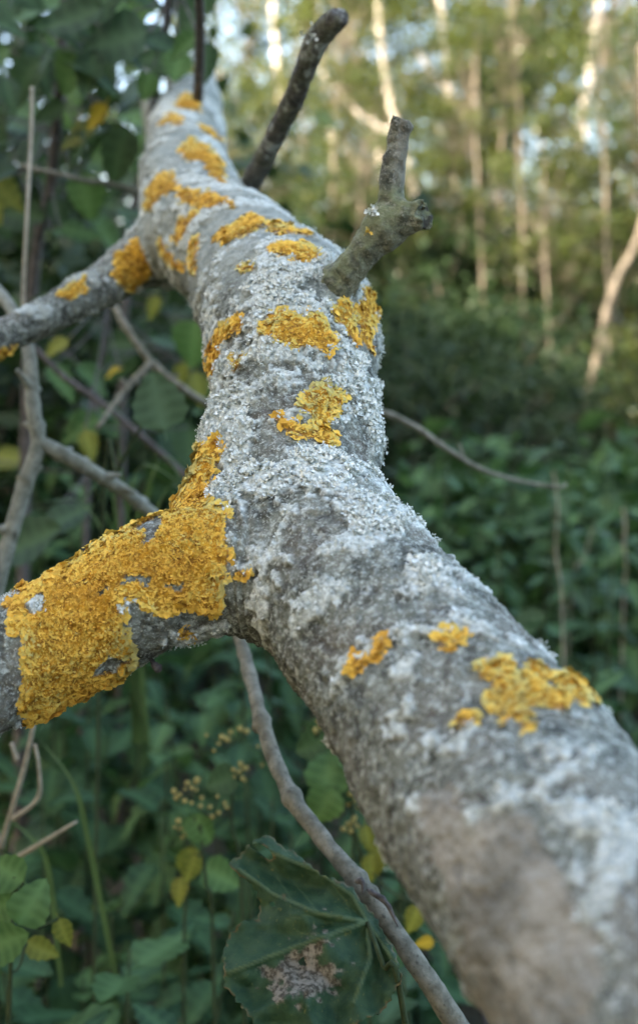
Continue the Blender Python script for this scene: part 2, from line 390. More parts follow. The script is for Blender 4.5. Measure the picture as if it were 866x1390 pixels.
# orange lichen outlines: (carrier, outline in photo pixels, words)
ORANGE = [
 ('left', [(4, 826), (30, 802), (100, 765), (150, 728), (220, 690), (250, 665), (262, 640), (275, 605), (300, 596), (297, 620), (286, 648), (277, 682), (300, 690), (311, 712), (300, 740), (309, 747),
           (303, 790), (295, 830), (278, 836), (262, 822), (243, 832), (228, 825), (210, 825), (190, 815), (165, 815), (165, 840), (172, 868), (182, 885), (175, 908), (150, 932), (110, 952), (70, 972), (45, 984),
           (28, 968), (32, 930), (34, 890), (28, 862), (8, 850), (34, 836)], 'large golden lichen sheet wrapped around the thick left branch'),
 ('trunk', [(270, 640), (276, 604), (300, 596), (298, 622), (286, 650), (280, 684), (302, 692), (311, 712), (300, 742), (309, 750), (303, 790), (297, 826), (280, 830), (270, 760)], 'golden lichen tongue climbing from the branch fork onto the trunk'),
 ('trunk', [(308, 775), (314, 758), (328, 751), (325, 766), (336, 780), (326, 788)], 'small orange lichen spot beside the branch fork'),
 ('trunk', [(358, 455), (366, 428), (395, 424), (412, 432), (428, 427), (445, 440), (456, 464), (440, 479), (420, 471), (395, 472), (372, 464)], 'broad orange lichen patch on the upper trunk below the broken stub'),
 ('trunk', [(404, 556), (417, 548), (413, 532), (440, 523), (465, 535), (468, 550), (450, 556), (446, 575), (430, 577), (420, 562)], 'rounded orange lichen patch in the white lichen'),
 ('trunk', [(374, 570), (392, 575), (415, 582), (440, 577), (456, 592), (446, 612), (428, 598), (400, 592), (382, 584)], 'narrow orange lichen streak under the rounded one'),
 ('trunk', [(450, 422), (462, 407), (475, 412), (480, 440), (484, 470), (474, 460), (462, 442)], 'orange lichen streak under the broken stub'),
 ('trunk', [(487, 420), (490, 394), (504, 394), (510, 410), (506, 440), (500, 475), (490, 470)], 'orange lichen strip on the right edge under the stub'),
 ('trunk', [(286, 503), (285, 472), (300, 450), (322, 430), (332, 436), (320, 455), (302, 470), (294, 503)], 'orange lichen strip on the left edge of the trunk'),
 ('trunk', [(316, 492), (330, 489), (331, 500), (319, 503)], 'tiny orange lichen dot'),
 ('trunk', [(364, 342), (385, 333), (410, 335), (438, 347), (430, 356), (410, 358), (390, 350)], 'orange lichen patch left of the stub'),
 ('trunk', [(288, 328), (300, 312), (330, 299), (352, 294), (361, 304), (340, 318), (312, 329)], 'long orange lichen patch on the bend of the trunk'),
 ('trunk', [(358, 303), (390, 306), (416, 319), (395, 322), (370, 316)], 'thin orange lichen patch on top of the bend'),
 ('trunk', [(324, 363), (340, 356), (343, 365), (328, 369)], 'tiny orange lichen fleck'),
 ('trunk', [(237, 328), (241, 302), (262, 287), (270, 292), (256, 310), (247, 330)], 'curved orange lichen streak on the far bend'),
 ('trunk', [(257, 360), (261, 328), (271, 320), (269, 345), (267, 372)], 'upright orange lichen sliver'),
 ('trunk', [(218, 326), (232, 343), (250, 364), (238, 364), (222, 348)], 'orange lichen strip in the upper fork'),
 ('trunk', [(198, 284), (199, 262), (215, 239), (236, 237), (243, 256), (225, 266), (208, 285)], 'out of focus orange patch on the left side of the far trunk'),
 ('trunk', [(238, 260), (270, 264), (305, 268), (318, 279), (285, 283), (250, 276)], 'out of focus orange band across the far trunk'),
 ('trunk', [(243, 207), (258, 188), (280, 198), (301, 224), (304, 254), (288, 240), (275, 222), (255, 216)], 'largest out of focus orange patch on the far trunk'),
 ('trunk', [(238, 146), (250, 128), (268, 133), (273, 149)], 'orange patch at the far end of the trunk'),
 ('trunk', [(217, 170), (232, 157), (250, 160), (246, 169)], 'small faint orange patch near the far end'),
 ('trunk', [(268, 170), (285, 176), (302, 192), (288, 190)], 'faint orange streak near the far end'),
 ('upper', [(153, 372), (163, 345), (195, 318), (209, 350), (202, 374), (180, 394), (160, 388)], 'orange lichen cuff at the base of the far left branch'),
 ('upper', [(78, 402), (104, 384), (119, 379), (111, 396), (95, 408)], 'small orange patch on top of the far left branch'),
 ('upper', [(-6, 474), (18, 471), (16, 487), (-4, 492)], 'orange patch at the left end of the far branch'),
 ('trunk', [(590, 868), (605, 856), (632, 857), (622, 870), (600, 875)], 'small orange lichen smear on the near trunk'),
 ('trunk', [(646, 905), (665, 893), (690, 895), (705, 915), (725, 903), (745, 925), (772, 952), (760, 966), (735, 968), (710, 986), (690, 983), (672, 970), (655, 940)], 'ragged orange lichen patch on the near trunk'),
 ('trunk', [(606, 975), (625, 967), (650, 971), (641, 985), (618, 989)], 'orange smear below the ragged near patch'),
 ('trunk', [(758, 925), (775, 918), (799, 945), (796, 960), (775, 946)], 'orange strip on the right edge of the near trunk'),
 ('trunk', [(505, 884), (518, 872), (526, 880), (514, 893)], 'orange fleck on the middle of the near trunk'),
 ('trunk', [(477, 905), (488, 892), (494, 899), (484, 909)], 'second orange fleck on the near trunk'),
 ('left', [(247, 862), (254, 856), (261, 861), (255, 867)], 'tiny orange dot under the golden sheet'),
]
PALE_BLOBS = [(440, 640, 58, 26, 1.0), (350, 650, 50, 40, .9), (565, 770, 34, 24, .95), (515, 705, 40, 25, .7), (435, 825, 24, 16, .7), (610, 830, 30, 26, .6), (330, 878, 22, 13, .9), (180, 828, 14, 22, .9),
              (180, 865, 9, 16, .8), (15, 868, 16, 12, .9), (280, 720, 8, 22, .5), (500, 560, 26, 70, 1.0), (480, 500, 34, 50, .9), (330, 560, 50, 40, .85), (400, 395, 90, 40, .75), (340, 470, 50, 50, .8),
              (690, 895, 46, 20, .8), (780, 1035, 32, 15, .8), (820, 1110, 36, 22, .5), (440, 930, 18, 30, .5), (640, 1010, 60, 25, .35), (560, 860, 30, 14, .5), (720, 960, 40, 20, .5)]

org = np.array([-0.36, 0.12, 0.78]); hgrid = 0.004
shape = tuple(np.ceil((np.array([0.30, 2.02, 1.72]) - org) / hgrid).astype(int))
tp, tr_ = chain(TR, 6); lp, lr = chain(LB, 6); wp, wr = chain([(318, 606, .612, .014), (304, 648, .597, .022), (280, 705, .577, .030), (240, 765, .56, .044)], 6); up_, ur = chain(UB, 6)
def field(path, rad):
    f = np.full(shape, 0.03, np.float32); seg_field(f, org, hgrid, path, rad); return f
ft, fl_, fu = field(tp, tr_), field(lp, lr), field(up_, ur); seg_field(fl_, org, hgrid, wp, wr)
phi = smin(smin(ft, fl_, 0.030), fu, 0.022)
band = np.argwhere(np.abs(phi) < 0.02)
pw = org + hgrid * band
phi[tuple(band.T)] += ((fbm(pw * 14, 3, 21) - 0.5) * 0.016).astype(np.float32)
V, Q = surface_nets(phi, org, hgrid)
def sample(f, p):
    g = (p - org) / hgrid; i = np.clip(np.floor(g).astype(int), 0, np.array(f.shape) - 2); t = g - i; r = 0
    for dx in (0, 1):
        for dy in (0, 1):
            for dz in (0, 1):
                w = (t[:, 0] if dx else 1 - t[:, 0]) * (t[:, 1] if dy else 1 - t[:, 1]) * (t[:, 2] if dz else 1 - t[:, 2])
                r = r + w * f[i[:, 0] + dx, i[:, 1] + dy, i[:, 2] + dz]
    return r
V, Q = subsurf(V, Q, 2)
dt, dl, du = sample(ft, V), sample(fl_, V), sample(fu, V)
del phi, fl_, fu, ft

def bark_attrs(V, N, part):
    """colour fields on the bark; part 0 trunk, 1 left branch, 2 far left branch"""
    X, Y, Z = pix(V); facing = np.einsum('ij,ij->i', N, VIEWV(V)) > -0.15
    wob = (fbm(V * 160, 3, 31) - 0.5) * 2; wob2 = (fbm(V * 420, 2, 35) - 0.5) * 2
    pxm = F / Z                                             # pixels per metre here
    names = {'trunk': 0, 'left': 1, 'upper': 2}
    orange = np.zeros(len(V)); ids = np.full(len(V), -1, int)
    for qi, (carrier, poly, _) in enumerate(ORANGE):
        poly = np.array(poly, float)
        m = (part == names[carrier]) & facing & (X > poly[:, 0].min() - 30) & (X < poly[:, 0].max() + 30) & (Y > poly[:, 1].min() - 30) & (Y < poly[:, 1].max() + 30)
        ii = np.where(m)[0]
        if not len(ii): continue
        sd = polysd(X[ii], Y[ii], poly) / pxm[ii]           # metres
        a = sd + wob[ii] * 0.0032 + wob2[ii] * 0.0016
        if qi in (27, 28): a += 0.006 * (fbm(V[ii] * 120, 3, 77) > 0.53)
        if qi in (0, 1): a = np.where((fbm(V[ii] * 75, 3, 79) > 0.66) & (sd > -0.012), np.abs(a), a)
        g = sstep(0.0006, -0.0006, a)
        better = g > orange[ii]
        orange[ii] = np.maximum(orange[ii], g); ids[ii[better & (g > 0.5)]] = qi
    s = 0
    dens = np.zeros(len(V))
    for bx, by, rx, ry, a in PALE_BLOBS:
        dens = np.maximum(dens, a * np.exp(-(((X - bx) / rx) ** 2 + ((Y - by) / ry) ** 2) * 0.7))
    dens = dens * facing
    base = np.where(part == 0, 0.16 + 0.17 * sstep(760, 660, Y) - 0.17 * sstep(790, 900, Y) * sstep(300, 400, Y), np.where(part == 1, 0.16, 0.26))
    base = base * (0.55 + 0.45 * sstep(-0.5, 0.5, N[:, 2]))
    n1 = fbm(V * np.array([40, 58, 58]), 4, 41, 0.42); n2 = fbm(V * 240, 3, 45)
    lev = base + 0.42 * dens + (n1 - 0.5) * 2.1 + (n2 - 0.5) * 0.85
    pale = sstep(0.38, 0.52, lev) * (1 - orange)
    poly = [(556, 1085), (590, 1062), (625, 1080), (640, 1130), (660, 1105), (700, 1100), (740, 1150), (790, 1230), (830, 1330), (800, 1400), (640, 1400), (620, 1250), (575, 1150)]
    brown = sstep(8, -14, polysd(X, Y, poly) + wob * 26) * (part == 0) * facing
    pale = pale * (1 - 0.9 * brown)
    smoothb = sstep(440, 330, Y) * (part == 0)
    crack = sstep(0.60, 0.74, fbm(V * np.array([70, 70, 150]) + 5, 3, 51)) * 0.55 * (1 - pale)
    return dict(orange=orange, pale=pale, brown=brown, smoothbark=smoothb, crack=crack, green=np.zeros(len(V))), ids, dens, lev

N = vnormals(V, Q)
part_v = np.where((dl < dt - 0.0) & (dl < du), 1, np.where(du < dt, 2, 0))
attrs, ids, dens, lev = bark_attrs(V, N, part_v)
rough = (fbm(V * 95, 4, 61) - 0.5) * 0.0024 + (fbm(V * 330, 3, 65) - 0.5) * 0.0026 - attrs['crack'] * 0.0016
rough *= 1 - 0.55 * attrs['smoothbark']
collar = np.exp(-np.abs(dl - dt) / 0.010) * np.sin((dl - dt) * 900 + 3 * fbm(V * 40, 2, 67)) * 0.0010 * sstep(0.035, 0.015, np.minimum(np.abs(dl), np.abs(dt)))
rings = (fbm(np.stack([np.einsum('ij,j->i', V, np.array([.2, .75, .6])) * 55, V[:, 0] * 6, V[:, 2] * 6], -1), 3, 69) - 0.5) * 0.005 * attrs['smoothbark']
crust = attrs['pale'] * (0.0007 + 0.0016 * fbm(V * 520, 2, 71)) + attrs['orange'] * (0.0004 + 0.0034 * fbm(V * 200, 3, 73) ** 1.7)
V0 = V.copy()
V = V + N * (rough + collar + rings + crust)[:, None]
N = vnormals(V, Q)

tree = thing('leaning_tree', 'thick grey leaning tree trunk covered in white and orange lichen, crossing the whole picture', 'tree', (0.36, -0.95, 0.0))
TO = np.array([0.36, -0.95, 0.0])
fc = part_v[Q]; fpart = np.where((fc == 1).sum(1) >= 3, 1, np.where((fc == 2).sum(1) >= 3, 2, 0))
root = catmull(np.array([[*P(1010, 1515, .292), .0465], [.17, .06, .855, .048], [.26, -.30, .68, .052], [.33, -.68, .38, .06], [.36, -.92, .06, .075], [.36, -.96, -.10, .09]]), 8)
rV, rQ, rT = tube(root[:, :3], root[:, 3], 40, 0.003, 30)
carriers = {}
for idp, nm, lab in ((0, 'trunk', None), (1, 'branch', 'thick left branch wrapped in a sheet of golden lichen'), (2, 'branch', 'blurred far left branch with an orange cuff')):
    fq = Q[fpart == idp]; used, inv = np.unique(fq, return_inverse=True); fq = inv.reshape(-1, 4)
    at = {k_: v[used] for k_, v in attrs.items()}; vv = V[used]
    if idp == 0:
        n0 = len(vv); vv = np.vstack([vv, rV]); ra = {k_: np.zeros(len(rV)) for k_ in at}; ra['pale'] = sstep(.45, .6, fbm(rV * 40, 3, 4))
        at = {k_: np.concatenate([at[k_], ra[k_]]) for k_ in at}; fs = [np.vstack([fq, rQ + n0]), rT + n0]
    else: fs = fq
    o = link(nm, np_mesh(nm, vv - TO, fs, M['bark'], at), tree)
    if lab: o['label'] = lab
    carriers[idp] = o

# ---- lichen lobes: curled scales standing on the bark
def lobe_template(nu, nv, kind):
    u = np.linspace(-1, 1, nu); v = np.linspace(0, 1, nv)
    U, W = np.meshgrid(u, v, indexing='ij')
    i = np.arange(nu - 1)[:, None] * nv + np.arange(nv - 1)[None]
    q = np.stack([i, i + nv, i + nv + 1, i + 1], -1).reshape(-1, 4)
    return U.ravel(), W.ravel(), q
def frames(n, dirs):
    t = dirs - n * np.einsum('ij,ij->i', dirs, n)[:, None]
    t /= np.linalg.norm(t, axis=1, keepdims=True) + 1e-9
    return np.cross(t, n), t
def scatter_lobes(pts, nrm, dirs, length, width, lift, curl, wav, tint, nu=5, nv=4, seed=0, sink=0.0004):
    r = np.random.default_rng(seed); n = len(pts)
    U, W, q = lobe_template(nu, nv, 0); m = len(U)
    B, T = frames(nrm, dirs)
    ph = r.uniform(0, 6.28, (n, 1)); fr = r.uniform(2.0, 4.5, (n, 1))
    rim = 1 + 0.16 * np.sin(U[None] * fr * 1.4 + ph) * W[None]
    prof = np.sqrt(np.clip(1 - U ** 2 * 0.62, 0, 1))
    x = width[:, None] * U[None] * (0.30 + 0.70 * W[None] ** 0.7) * rim
    y = length[:, None] * (W * prof)[None] * rim
    z = lift[:, None] * W[None] + curl[:, None] * W[None] ** 3 + wav[:, None] * np.sin(U[None] * fr + ph) * W[None] ** 1.5 - (U ** 2)[None] * curl[:, None] * 0.3 - sink
    Vv = pts[:, None] + B[:, None] * x[..., None] + T[:, None] * y[..., None] + nrm[:, None] * z[..., None]
    Qv = (q[None] + (np.arange(n) * m)[:, None, None]).reshape(-1, 4)
    tt = np.clip(tint[:, None] + (W[None] - 0.5) * 0.35, 0, 1)
    return Vv.reshape(-1, 3), Qv, np.broadcast_to(tt, (n, m)).ravel()
def tri_area(Vx, Qx):
    return 0.5 * np.linalg.norm(np.cross(Vx[Qx[:, 2]] - Vx[Qx[:, 0]], Vx[Qx[:, 3]] - Vx[Qx[:, 1]]), axis=1)
area = tri_area(V0, Q); fcen = V[Q].mean(1); fnor = N[Q].mean(1); fnor /= np.linalg.norm(fnor, axis=1, keepdims=True)
fid = ids[Q[:, 0]]
def pick(mask_w, n, r):
    cw = np.cumsum(mask_w); f = np.searchsorted(cw, r.uniform(0, cw[-1], n)); f = np.minimum(f, len(mask_w) - 1)
    a = r.uniform(0, 1, (n, 1)); b = r.uniform(0, 1, (n, 1)); q = V[Q[f]]
    p = (q[:, 0] * (1 - a) + q[:, 1] * a) * (1 - b) + (q[:, 3] * (1 - a) + q[:, 2] * a) * b
    return f, p
for qi, (carrier, poly, words) in enumerate(ORANGE):
    m = fid == qi; A = (area * m).sum()
    if A < 1e-6: print('no faces for lichen', qi); continue
    r = np.random.default_rng(100 + qi)
    depth = pix(fcen[m].mean(0))[2]
    dn = 1.55e6 if depth < 0.60 else 0.95e6 if depth < .75 else .5e6                   # lobes per square metre
    n = int(max(12, A * dn)); f, p = pick(area * m, n, r); nn = fnor[f]
    cen = fcen[m].mean(0)
    big = qi in (0, 1)
    # distance to the outline steers size and direction
    X, Y, Z = pix(p); sd = -polysd(X, Y, np.array(poly, float)) * Z / F
    edge = np.clip(1 - sd / 0.010, 0, 1)
    e = 0.5; gx_ = polysd(X + e, Y, poly) - polysd(X - e, Y, poly); gy_ = polysd(X, Y + e, poly) - polysd(X, Y - e, poly)
    out = gx_[:, None] * np.array([1, 0, 0]) - gy_[:, None] * np.array([0, SP, CP])
    rd = r.normal(0, 1, (n, 3)); dirs = out * (0.35 + 1.6 * edge[:, None]) + rd * (0.95 - 0.45 * edge[:, None])
    rim_ = edge ** 2 * (r.uniform(0, 1, n) < .75); L = r.uniform(.0007, .0017, n) * (1 + 1.7 * rim_); Wd = L * r.uniform(.6, .95, n)
    zone = fbm(p * 45, 3, 91); tint = np.clip(0.52 + (zone - 0.5) * 1.5 + r.normal(0, .13, n) + 0.12 * edge, 0, 1)
    vv, qq, tt = scatter_lobes(p, nn, dirs, L, Wd, r.uniform(.0002, .0008, n) * (1.1 - .6 * edge), r.uniform(-.0003, .0005, n) * (1.2 - .6 * edge), r.uniform(.0001, .00035, n), tint, seed=qi)
    par = carriers[{'trunk': 0, 'left': 1, 'upper': 2}[carrier]]
    tag(link('orange_lichen', np_mesh('orange_lichen', vv - TO, qq, M['orange'], {'tint': tt}), par), label=words, kind='stuff')
# pale lichen: rosettes of narrow lobes, thickest where the photo shows white crumbs
fl = lev[Q].mean(1); fd = dens[Q].mean(1); fo = attrs['orange'][Q].mean(1); fb = attrs['brown'][Q].mean(1)
fY = pix(fcen)[1]; facing = np.einsum('ij,ij->i', fnor, VIEWV(fcen)) > -0.25
wgt = area * sstep(0.44, 0.70, fl) * (0.35 + fd) * sstep(.44, .60, fbm(fcen * 230, 2, 97)) * (fo < 0.3) * (fb < 0.3) * facing * (0.3 + 0.7 * sstep(290, 380, fY))
for idp, nros in ((0, 6200), (1, 900), (2, 350)):
    r = np.random.default_rng(500 + idp)
    f, p = pick(wgt * (fpart == idp), nros, r)
    k_ = 6; n = nros * k_
    nn = np.repeat(fnor[f], k_, 0); pp = np.repeat(p, k_, 0) + r.normal(0, .0009, (n, 3))
    dirs = r.normal(0, 1, (n, 3)); str_ = np.repeat(fd[f], k_)
    L = r.uniform(.0008, .0017, n) * (0.75 + 0.6 * str_); Wd = L * r.uniform(.45, .75, n)
    tint = np.clip(0.50 + 0.42 * str_ + np.repeat(r.normal(0, .16, nros), k_) + r.normal(0, .08, n), 0, 1)
    vv, qq, tt = scatter_lobes(pp, nn, dirs, L, Wd, r.uniform(.0002, .0010, n) * (.5 + .9 * str_), r.uniform(0, .0007, n), r.uniform(.0001, .0004, n), tint, nu=4, nv=3, seed=idp)
    tag(link('pale_lichen', np_mesh('pale_lichen', vv - TO, qq, M['pale'], {'tint': tt}), carriers[idp]), label='crumbly white lichen scattered over grey bark', kind='stuff')

# ---- the broken forked stub and the dark side branch
def small_sdf(chains, h, k, levels, nz, nscale, ragged=()):
    allp = np.vstack([c_[0] for c_ in chains]); rm = max(c_[1].max() for c_ in chains)
    o_ = allp.min(0) - rm - 4 * h; sh = tuple(np.ceil((allp.max(0) + rm + 4 * h - o_) / h).astype(int))
    ph = None
    for pth, rad in chains:
        f = np.full(sh, 0.03, np.float32); seg_field(f, o_, h, pth, rad); ph = f if ph is None else smin(ph, f, k)
    g = np.stack(np.meshgrid(*[o_[d] + h * np.arange(sh[d]) for d in range(3)], indexing='ij'), -1)
    for cpt, cdir, rag in ragged:                       # break off the end along a rough plane
        cdir = np.asarray(cdir, float) / np.linalg.norm(cdir)
        d = (g - cpt) @ cdir
        near = np.linalg.norm(g - cpt, axis=-1) < 0.035
        nn = (fbm(g[near] * 230, 3, 15) - 0.5) * rag
        ph[near] = np.maximum(ph[near], d[near] + nn)
    b_ = np.argwhere(np.abs(ph) < 4 * h); w = o_ + h * b_
    ph[tuple(b_.T)] += ((fbm(w * nscale, 4, 9) - 0.5) * nz).astype(np.float32)
    v, q = surface_nets(ph, o_, h)
    return subsurf(v, q, levels) if levels else (v, q)
def green_attrs(v, g0, pale=0.0):
    n1 = fbm(v * 120, 3, 33)
    z = np.zeros(len(v))
    return dict(orange=z, pale=sstep(.62, .72, n1) * pale, brown=z, smoothbark=z, crack=sstep(.58, .7, fbm(v * 260, 3, 37)) * .8, green=g0)
s1 = chain([(432, 416, .690, .040), (452, 394, .660, .0285), (468, 374, .648, .0205), (489, 347, .642, .0188), (520, 314, .637, .0215), (546, 299, .632, .0180), (588, 288, .622, .0150)], 6)
s2 = chain([(524, 306, .636, .018), (529, 275, .635, .0142), (534, 230, .633, .0136), (541, 190, .630, .0130), (549, 150, .626, .0115)], 6)
tip1 = P(577, 291, .626); tip2 = P(546, 165, .628)
v, q = small_sdf([s1, s2], 0.0011, 0.010, 1, 0.0050, 190, [(tip1, P(588, 288, .622) - P(546, 299, .632), 0.012), (tip2, P(556, 150, .626) - P(541, 195, .630), 0.009)])
X, Y, Z = pix(v); n_ = vnormals(v, q)
ga = green_attrs(v, np.clip(0.9 * sstep(235, 275, Y) + 0.25, 0, 1) * (0.35 + 0.65 * sstep(-.7, .3, n_[:, 2])))
ga['brown'] = sstep(262, 235, Y) * sstep(535, 540, X + (Y - 200) * 0.1) * 0.9
ga['crack'] = np.maximum(ga['crack'] * .7, sstep(566, 576, X) * sstep(.42, .6, fbm(v * 300, 3, 38)))
stub = link('broken_branch_stub', np_mesh('stub', v - TO, q, M['mossbark'], ga), tree); stub['label'] = 'short forked greenish branch stub with broken ends'
# a hollow dark knot on the stub and a pale lichen fringe in its fork
def chip(name, px, py, z, lobes, mat, seed, spread, size, parent, tintm=0.6):
    r = np.random.default_rng(seed); c0 = P(px, py, z); nrm = VIEWV(c0[None]).repeat(lobes, 0) + r.normal(0, .25, (lobes, 3)); nrm /= np.linalg.norm(nrm, axis=1, keepdims=True)
    pp = c0 + r.normal(0, spread, (lobes, 3))
    L = r.uniform(.6, 1.2, lobes) * size
    vv, qq, tt = scatter_lobes(pp, nrm, r.normal(0, 1, (lobes, 3)), L, L * .5, L * .3, L * .3, L * .1, np.clip(tintm + r.normal(0, .15, lobes), 0, 1), seed=seed)
    return link(name, np_mesh(name, vv - TO, qq, mat, {'tint': tt}), parent)
tag(chip('pale_lichen', 506, 287, .628, 26, M['pale'], 3, .0016, .0022, stub, .8), kind='stuff')
tag(chip('orange_lichen', 503, 313, .629, 12, M['orange'], 4, .0014, .0026, stub, .6), label='single yellow lichen flake on the stub', kind='stuff')
d1 = chain([(300, 310, 1.0, .021), (325, 275, .965, .0200), (349, 234, .92, .0175), (376, 180, .875, .0168), (403, 124, .83, .0160), (424, 66, .79, .0168), (446, 36, .772, .0165), (474, 8, .755, .0135)], 5)
v, q = small_sdf([d1], 0.0016, 0.01, 1, 0.0034, 120, [(P(462, 22, .762), P(470, 10, .755) - P(432, 62, .79), 0.008)])
ga = green_attrs(v, np.full(len(v), .25) * (fbm(v * 60, 2, 3) > .5), .5)
db = link('broken_branch_stub', np_mesh('branch', v - TO, q, M['darkbark'], ga), tree); db['label'] = 'long dark bare side branch with a snapped tip'
tag(chip('pale_lichen', 425, 48, .775, 30, M['pale'], 8, .003, .0026, db, .75), kind='stuff')
c1 = np.vstack([P(265, 178, 1.24), P(269, 130, 1.15), P(272, 60, 1.08), P(270, -20, 1.0), P(262, -120, .95)])
tw = tube_obj('twig', catmull(c1, 6), np.linspace(.0062, .0036, 25), M['twig_dark'], tree, TO, 10, .0008, 90); tw['label'] = 'thin dark twig rising from the far trunk'
bd = catmull(np.vstack([P(205, 893, .545), P(210, 903, .54), P(219, 911, .538)]), 5)
tube_obj('bud', bd, [.0009, .0009, .001, .001, .0014, .0018, .002, .0023, .0025, .002, .0008], M['twig_dark'], carriers[1], TO, 10, .0008, 300)['label'] = 'tiny black withered bud hanging under the left branch'

# ------------------------------------------------------------------ leaves
def leaf_mesh(name, outline, fold, droop, teeth, mat, nl=9, seed=0, petiole=0.18):
    """a leaf along +Y, base at the origin, unit length; outline(t) = half width"""
    t = np.linspace(0, 1, nl); r = np.random.default_rng(seed)
    cols = np.array([-1, -.5, 0, .5, 1.0])
    Vx = []; vein = []
    for i, ti in enumerate(t):
        w = outline(ti)
        for c_ in cols:
            x = c_ * w
            if abs(c_) == 1 and 0 < i < nl - 1: x *= 1 + teeth * (1 if i % 2 else -1)
            y = ti - (0.05 * teeth * 8 if abs(c_) == 1 and i % 2 == 0 else 0)
            z = fold * abs(x) - droop * ti ** 2 + 0.03 * math.sin(9 * ti + 3 * c_ + seed) * abs(c_)
            Vx.append((x, y, z)); vein.append(1.0 if c_ == 0 else (0.45 if i % 2 else 0.0))
    Qx = []
    for i in range(nl - 1):
        for j in range(4):
            a = i * 5 + j; Qx.append((a, a + 1, a + 6, a + 5))
    n0 = len(Vx)
    if petiole:
        w = .012
        for y, z in ((-petiole, .02), (0.02, 0)):
            for dx, dz in ((-w, -w), (w, -w), (w, w), (-w, w)): Vx.append((dx, y, z + dz - .004)); vein.append(0.8)
        for j in range(4): Qx.append((n0 + j, n0 + (j + 1) % 4, n0 + 4 + (j + 1) % 4, n0 + 4 + j))
    me = np_mesh(name, np.array(Vx), np.array(Qx), mat, {'vein': np.array(vein)}); return me
ovate = lambda t: 0.30 * (math.sin(math.pi * min(1, t ** 0.62)) ** 0.85) + 0.003
roundl = lambda t: 0.44 * (max(0, math.sin(math.pi * t ** 0.66)) ** 0.74) + 0.003
lance = lambda t: 0.17 * (max(0, math.sin(math.pi * t ** 0.75)) ** 0.9) + 0.003
def variants(base, outline, mat, teeth):
    return [leaf_mesh(base, outline, f, d, teeth, mat, nl, s) for s, (f, d, nl) in enumerate([(.25, .18, 11), (.4, .32, 11), (.12, .08, 11), (.3, -.10, 11)])]
L_net = variants('herb_leaf', ovate, M['nettle'], .10)
L_lan = variants('narrow_leaf', lance, M['nettle'], .06)
L_her = variants('light_herb_leaf', ovate, M['herb2'], .08)
L_brd = variants('broad_leaf', roundl, M['broad'], .04) + variants('broad_leaf', ovate, M['broad'], .06)
L_fre = variants('fresh_leaf', roundl, M['fresh'], .05)
L_pal = variants('dull_leaf', roundl, M['pale_leaf'], .05)
L_yel = variants('yellow_leaf', ovate, M['yellow'], .05)
L_oli = variants('olive_leaf', ovate, M['olive'], .06)
def orient(o, base, d, n, size, wscale=1.0):
    d = Vector(d).normalized(); n = Vector(n); n = (n - d * n.dot(d)).normalized(); x = d.cross(n)
    m = Matrix((x, d, n)).transposed().to_4x4()
    o.matrix_basis = Matrix.Translation(Vector(base)) @ m @ Matrix.Diagonal((size * wscale, size, size, 1))
def leaf(parent, meshes, base, d, n, size, origin, wscale=1.0, name='leaf'):
    o = link(name, random.choice(meshes), parent); orient(o, Vector(base) - Vector(origin), d, n, size, wscale); return o

def herb(px, z, height, label, group, meshes=L_net, size=.075, pairs=7, name='leafy_herb', lean=.06, top_only=0.0):
    """an upright herb with opposite leaf pairs"""
    g = ground_at(px, z); g[2] = -0.02
    e = thing(name, label, 'plant', g, group)
    tip = np.array([random.uniform(-lean, lean), random.uniform(-lean, lean), height])
    path = catmull(np.array([[0, 0, 0], tip * .5 + np.array([random.uniform(-.02, .02), random.uniform(-.02, .02), 0]), tip]), 5)
    tube_obj('stem', path, np.linspace(.0032, .0014, len(path)), M['stem_green'], e, None, 6)
    a0 = random.uniform(0, 6.28)
    for i in range(pairs):
        f = .30 + .70 * (i + .6) / pairs; b = path[min(len(path) - 1, int(f * (len(path) - 1)))] * 1.0
        b = np.array([np.interp(f, np.linspace(0, 1, len(path)), path[:, d]) for d in range(3)])
        for s_ in (0, 1):
            a = a0 + i * math.pi / 2 + s_ * math.pi + random.uniform(-.25, .25)
            el = random.uniform(-.95, .05) + (0.6 if f > .92 else 0)
            d = np.array([math.cos(a) * math.cos(el), math.sin(a) * math.cos(el), math.sin(el)])
            sz = size * random.uniform(.75, 1.15) * (1.0 - .45 * max(0, f - .6) / .4)
            leaf(e, meshes, b + d * sz * .16, d, (0, 0, 1) if abs(d[2]) < .95 else (1, 0, 0), sz, (0, 0, 0))
    return e

LAB_NEAR = 'dark green toothed herb among the dense undergrowth at the lower left'
def scatter_herbs(n, px0, px1, z0, z1, h0, h1, label, group, sz, mind=.05, seed=1):
    random.seed(seed); pts = []
    tries = 0
    while len(pts) < n and tries < n * 60:
        tries += 1
        z = random.uniform(z0, z1); px = random.uniform(px0, px1); g = ground_at(px, z)
        if all((g[0] - q_[0]) ** 2 + (g[1] - q_[1]) ** 2 > mind ** 2 for q_ in pts):
            pts.append(g); herb(px, z, random.uniform(h0, h1), label, group, random.choice([L_net, L_net, L_net, L_net, L_her, L_her, L_lan, L_brd]), sz * random.uniform(.6, 1.2), random.randint(6, 8))
scatter_herbs(40, -60, 600, .98, 1.45, .40, .62, LAB_NEAR, 'herbs below the left branch', .115, .07, 1)
scatter_herbs(42, -80, 560, 1.45, 2.2, .66, .95, 'taller dark green herb in the shadows under the thick left branch', 'tall herbs under the left branch', .115, .08, 4)
scatter_herbs(16, -60, 320, 2.2, 2.9, .9, 1.25, 'dark green herb behind the thin grey shrub stems on the left', 'herbs behind the grey stems', .09, .12, 2)
scatter_herbs(24, 600, 980, 1.55, 2.1, .45, .68, 'green toothed herb in the near undergrowth right of the trunk', 'near herbs right of the trunk', .09, .10, 5)
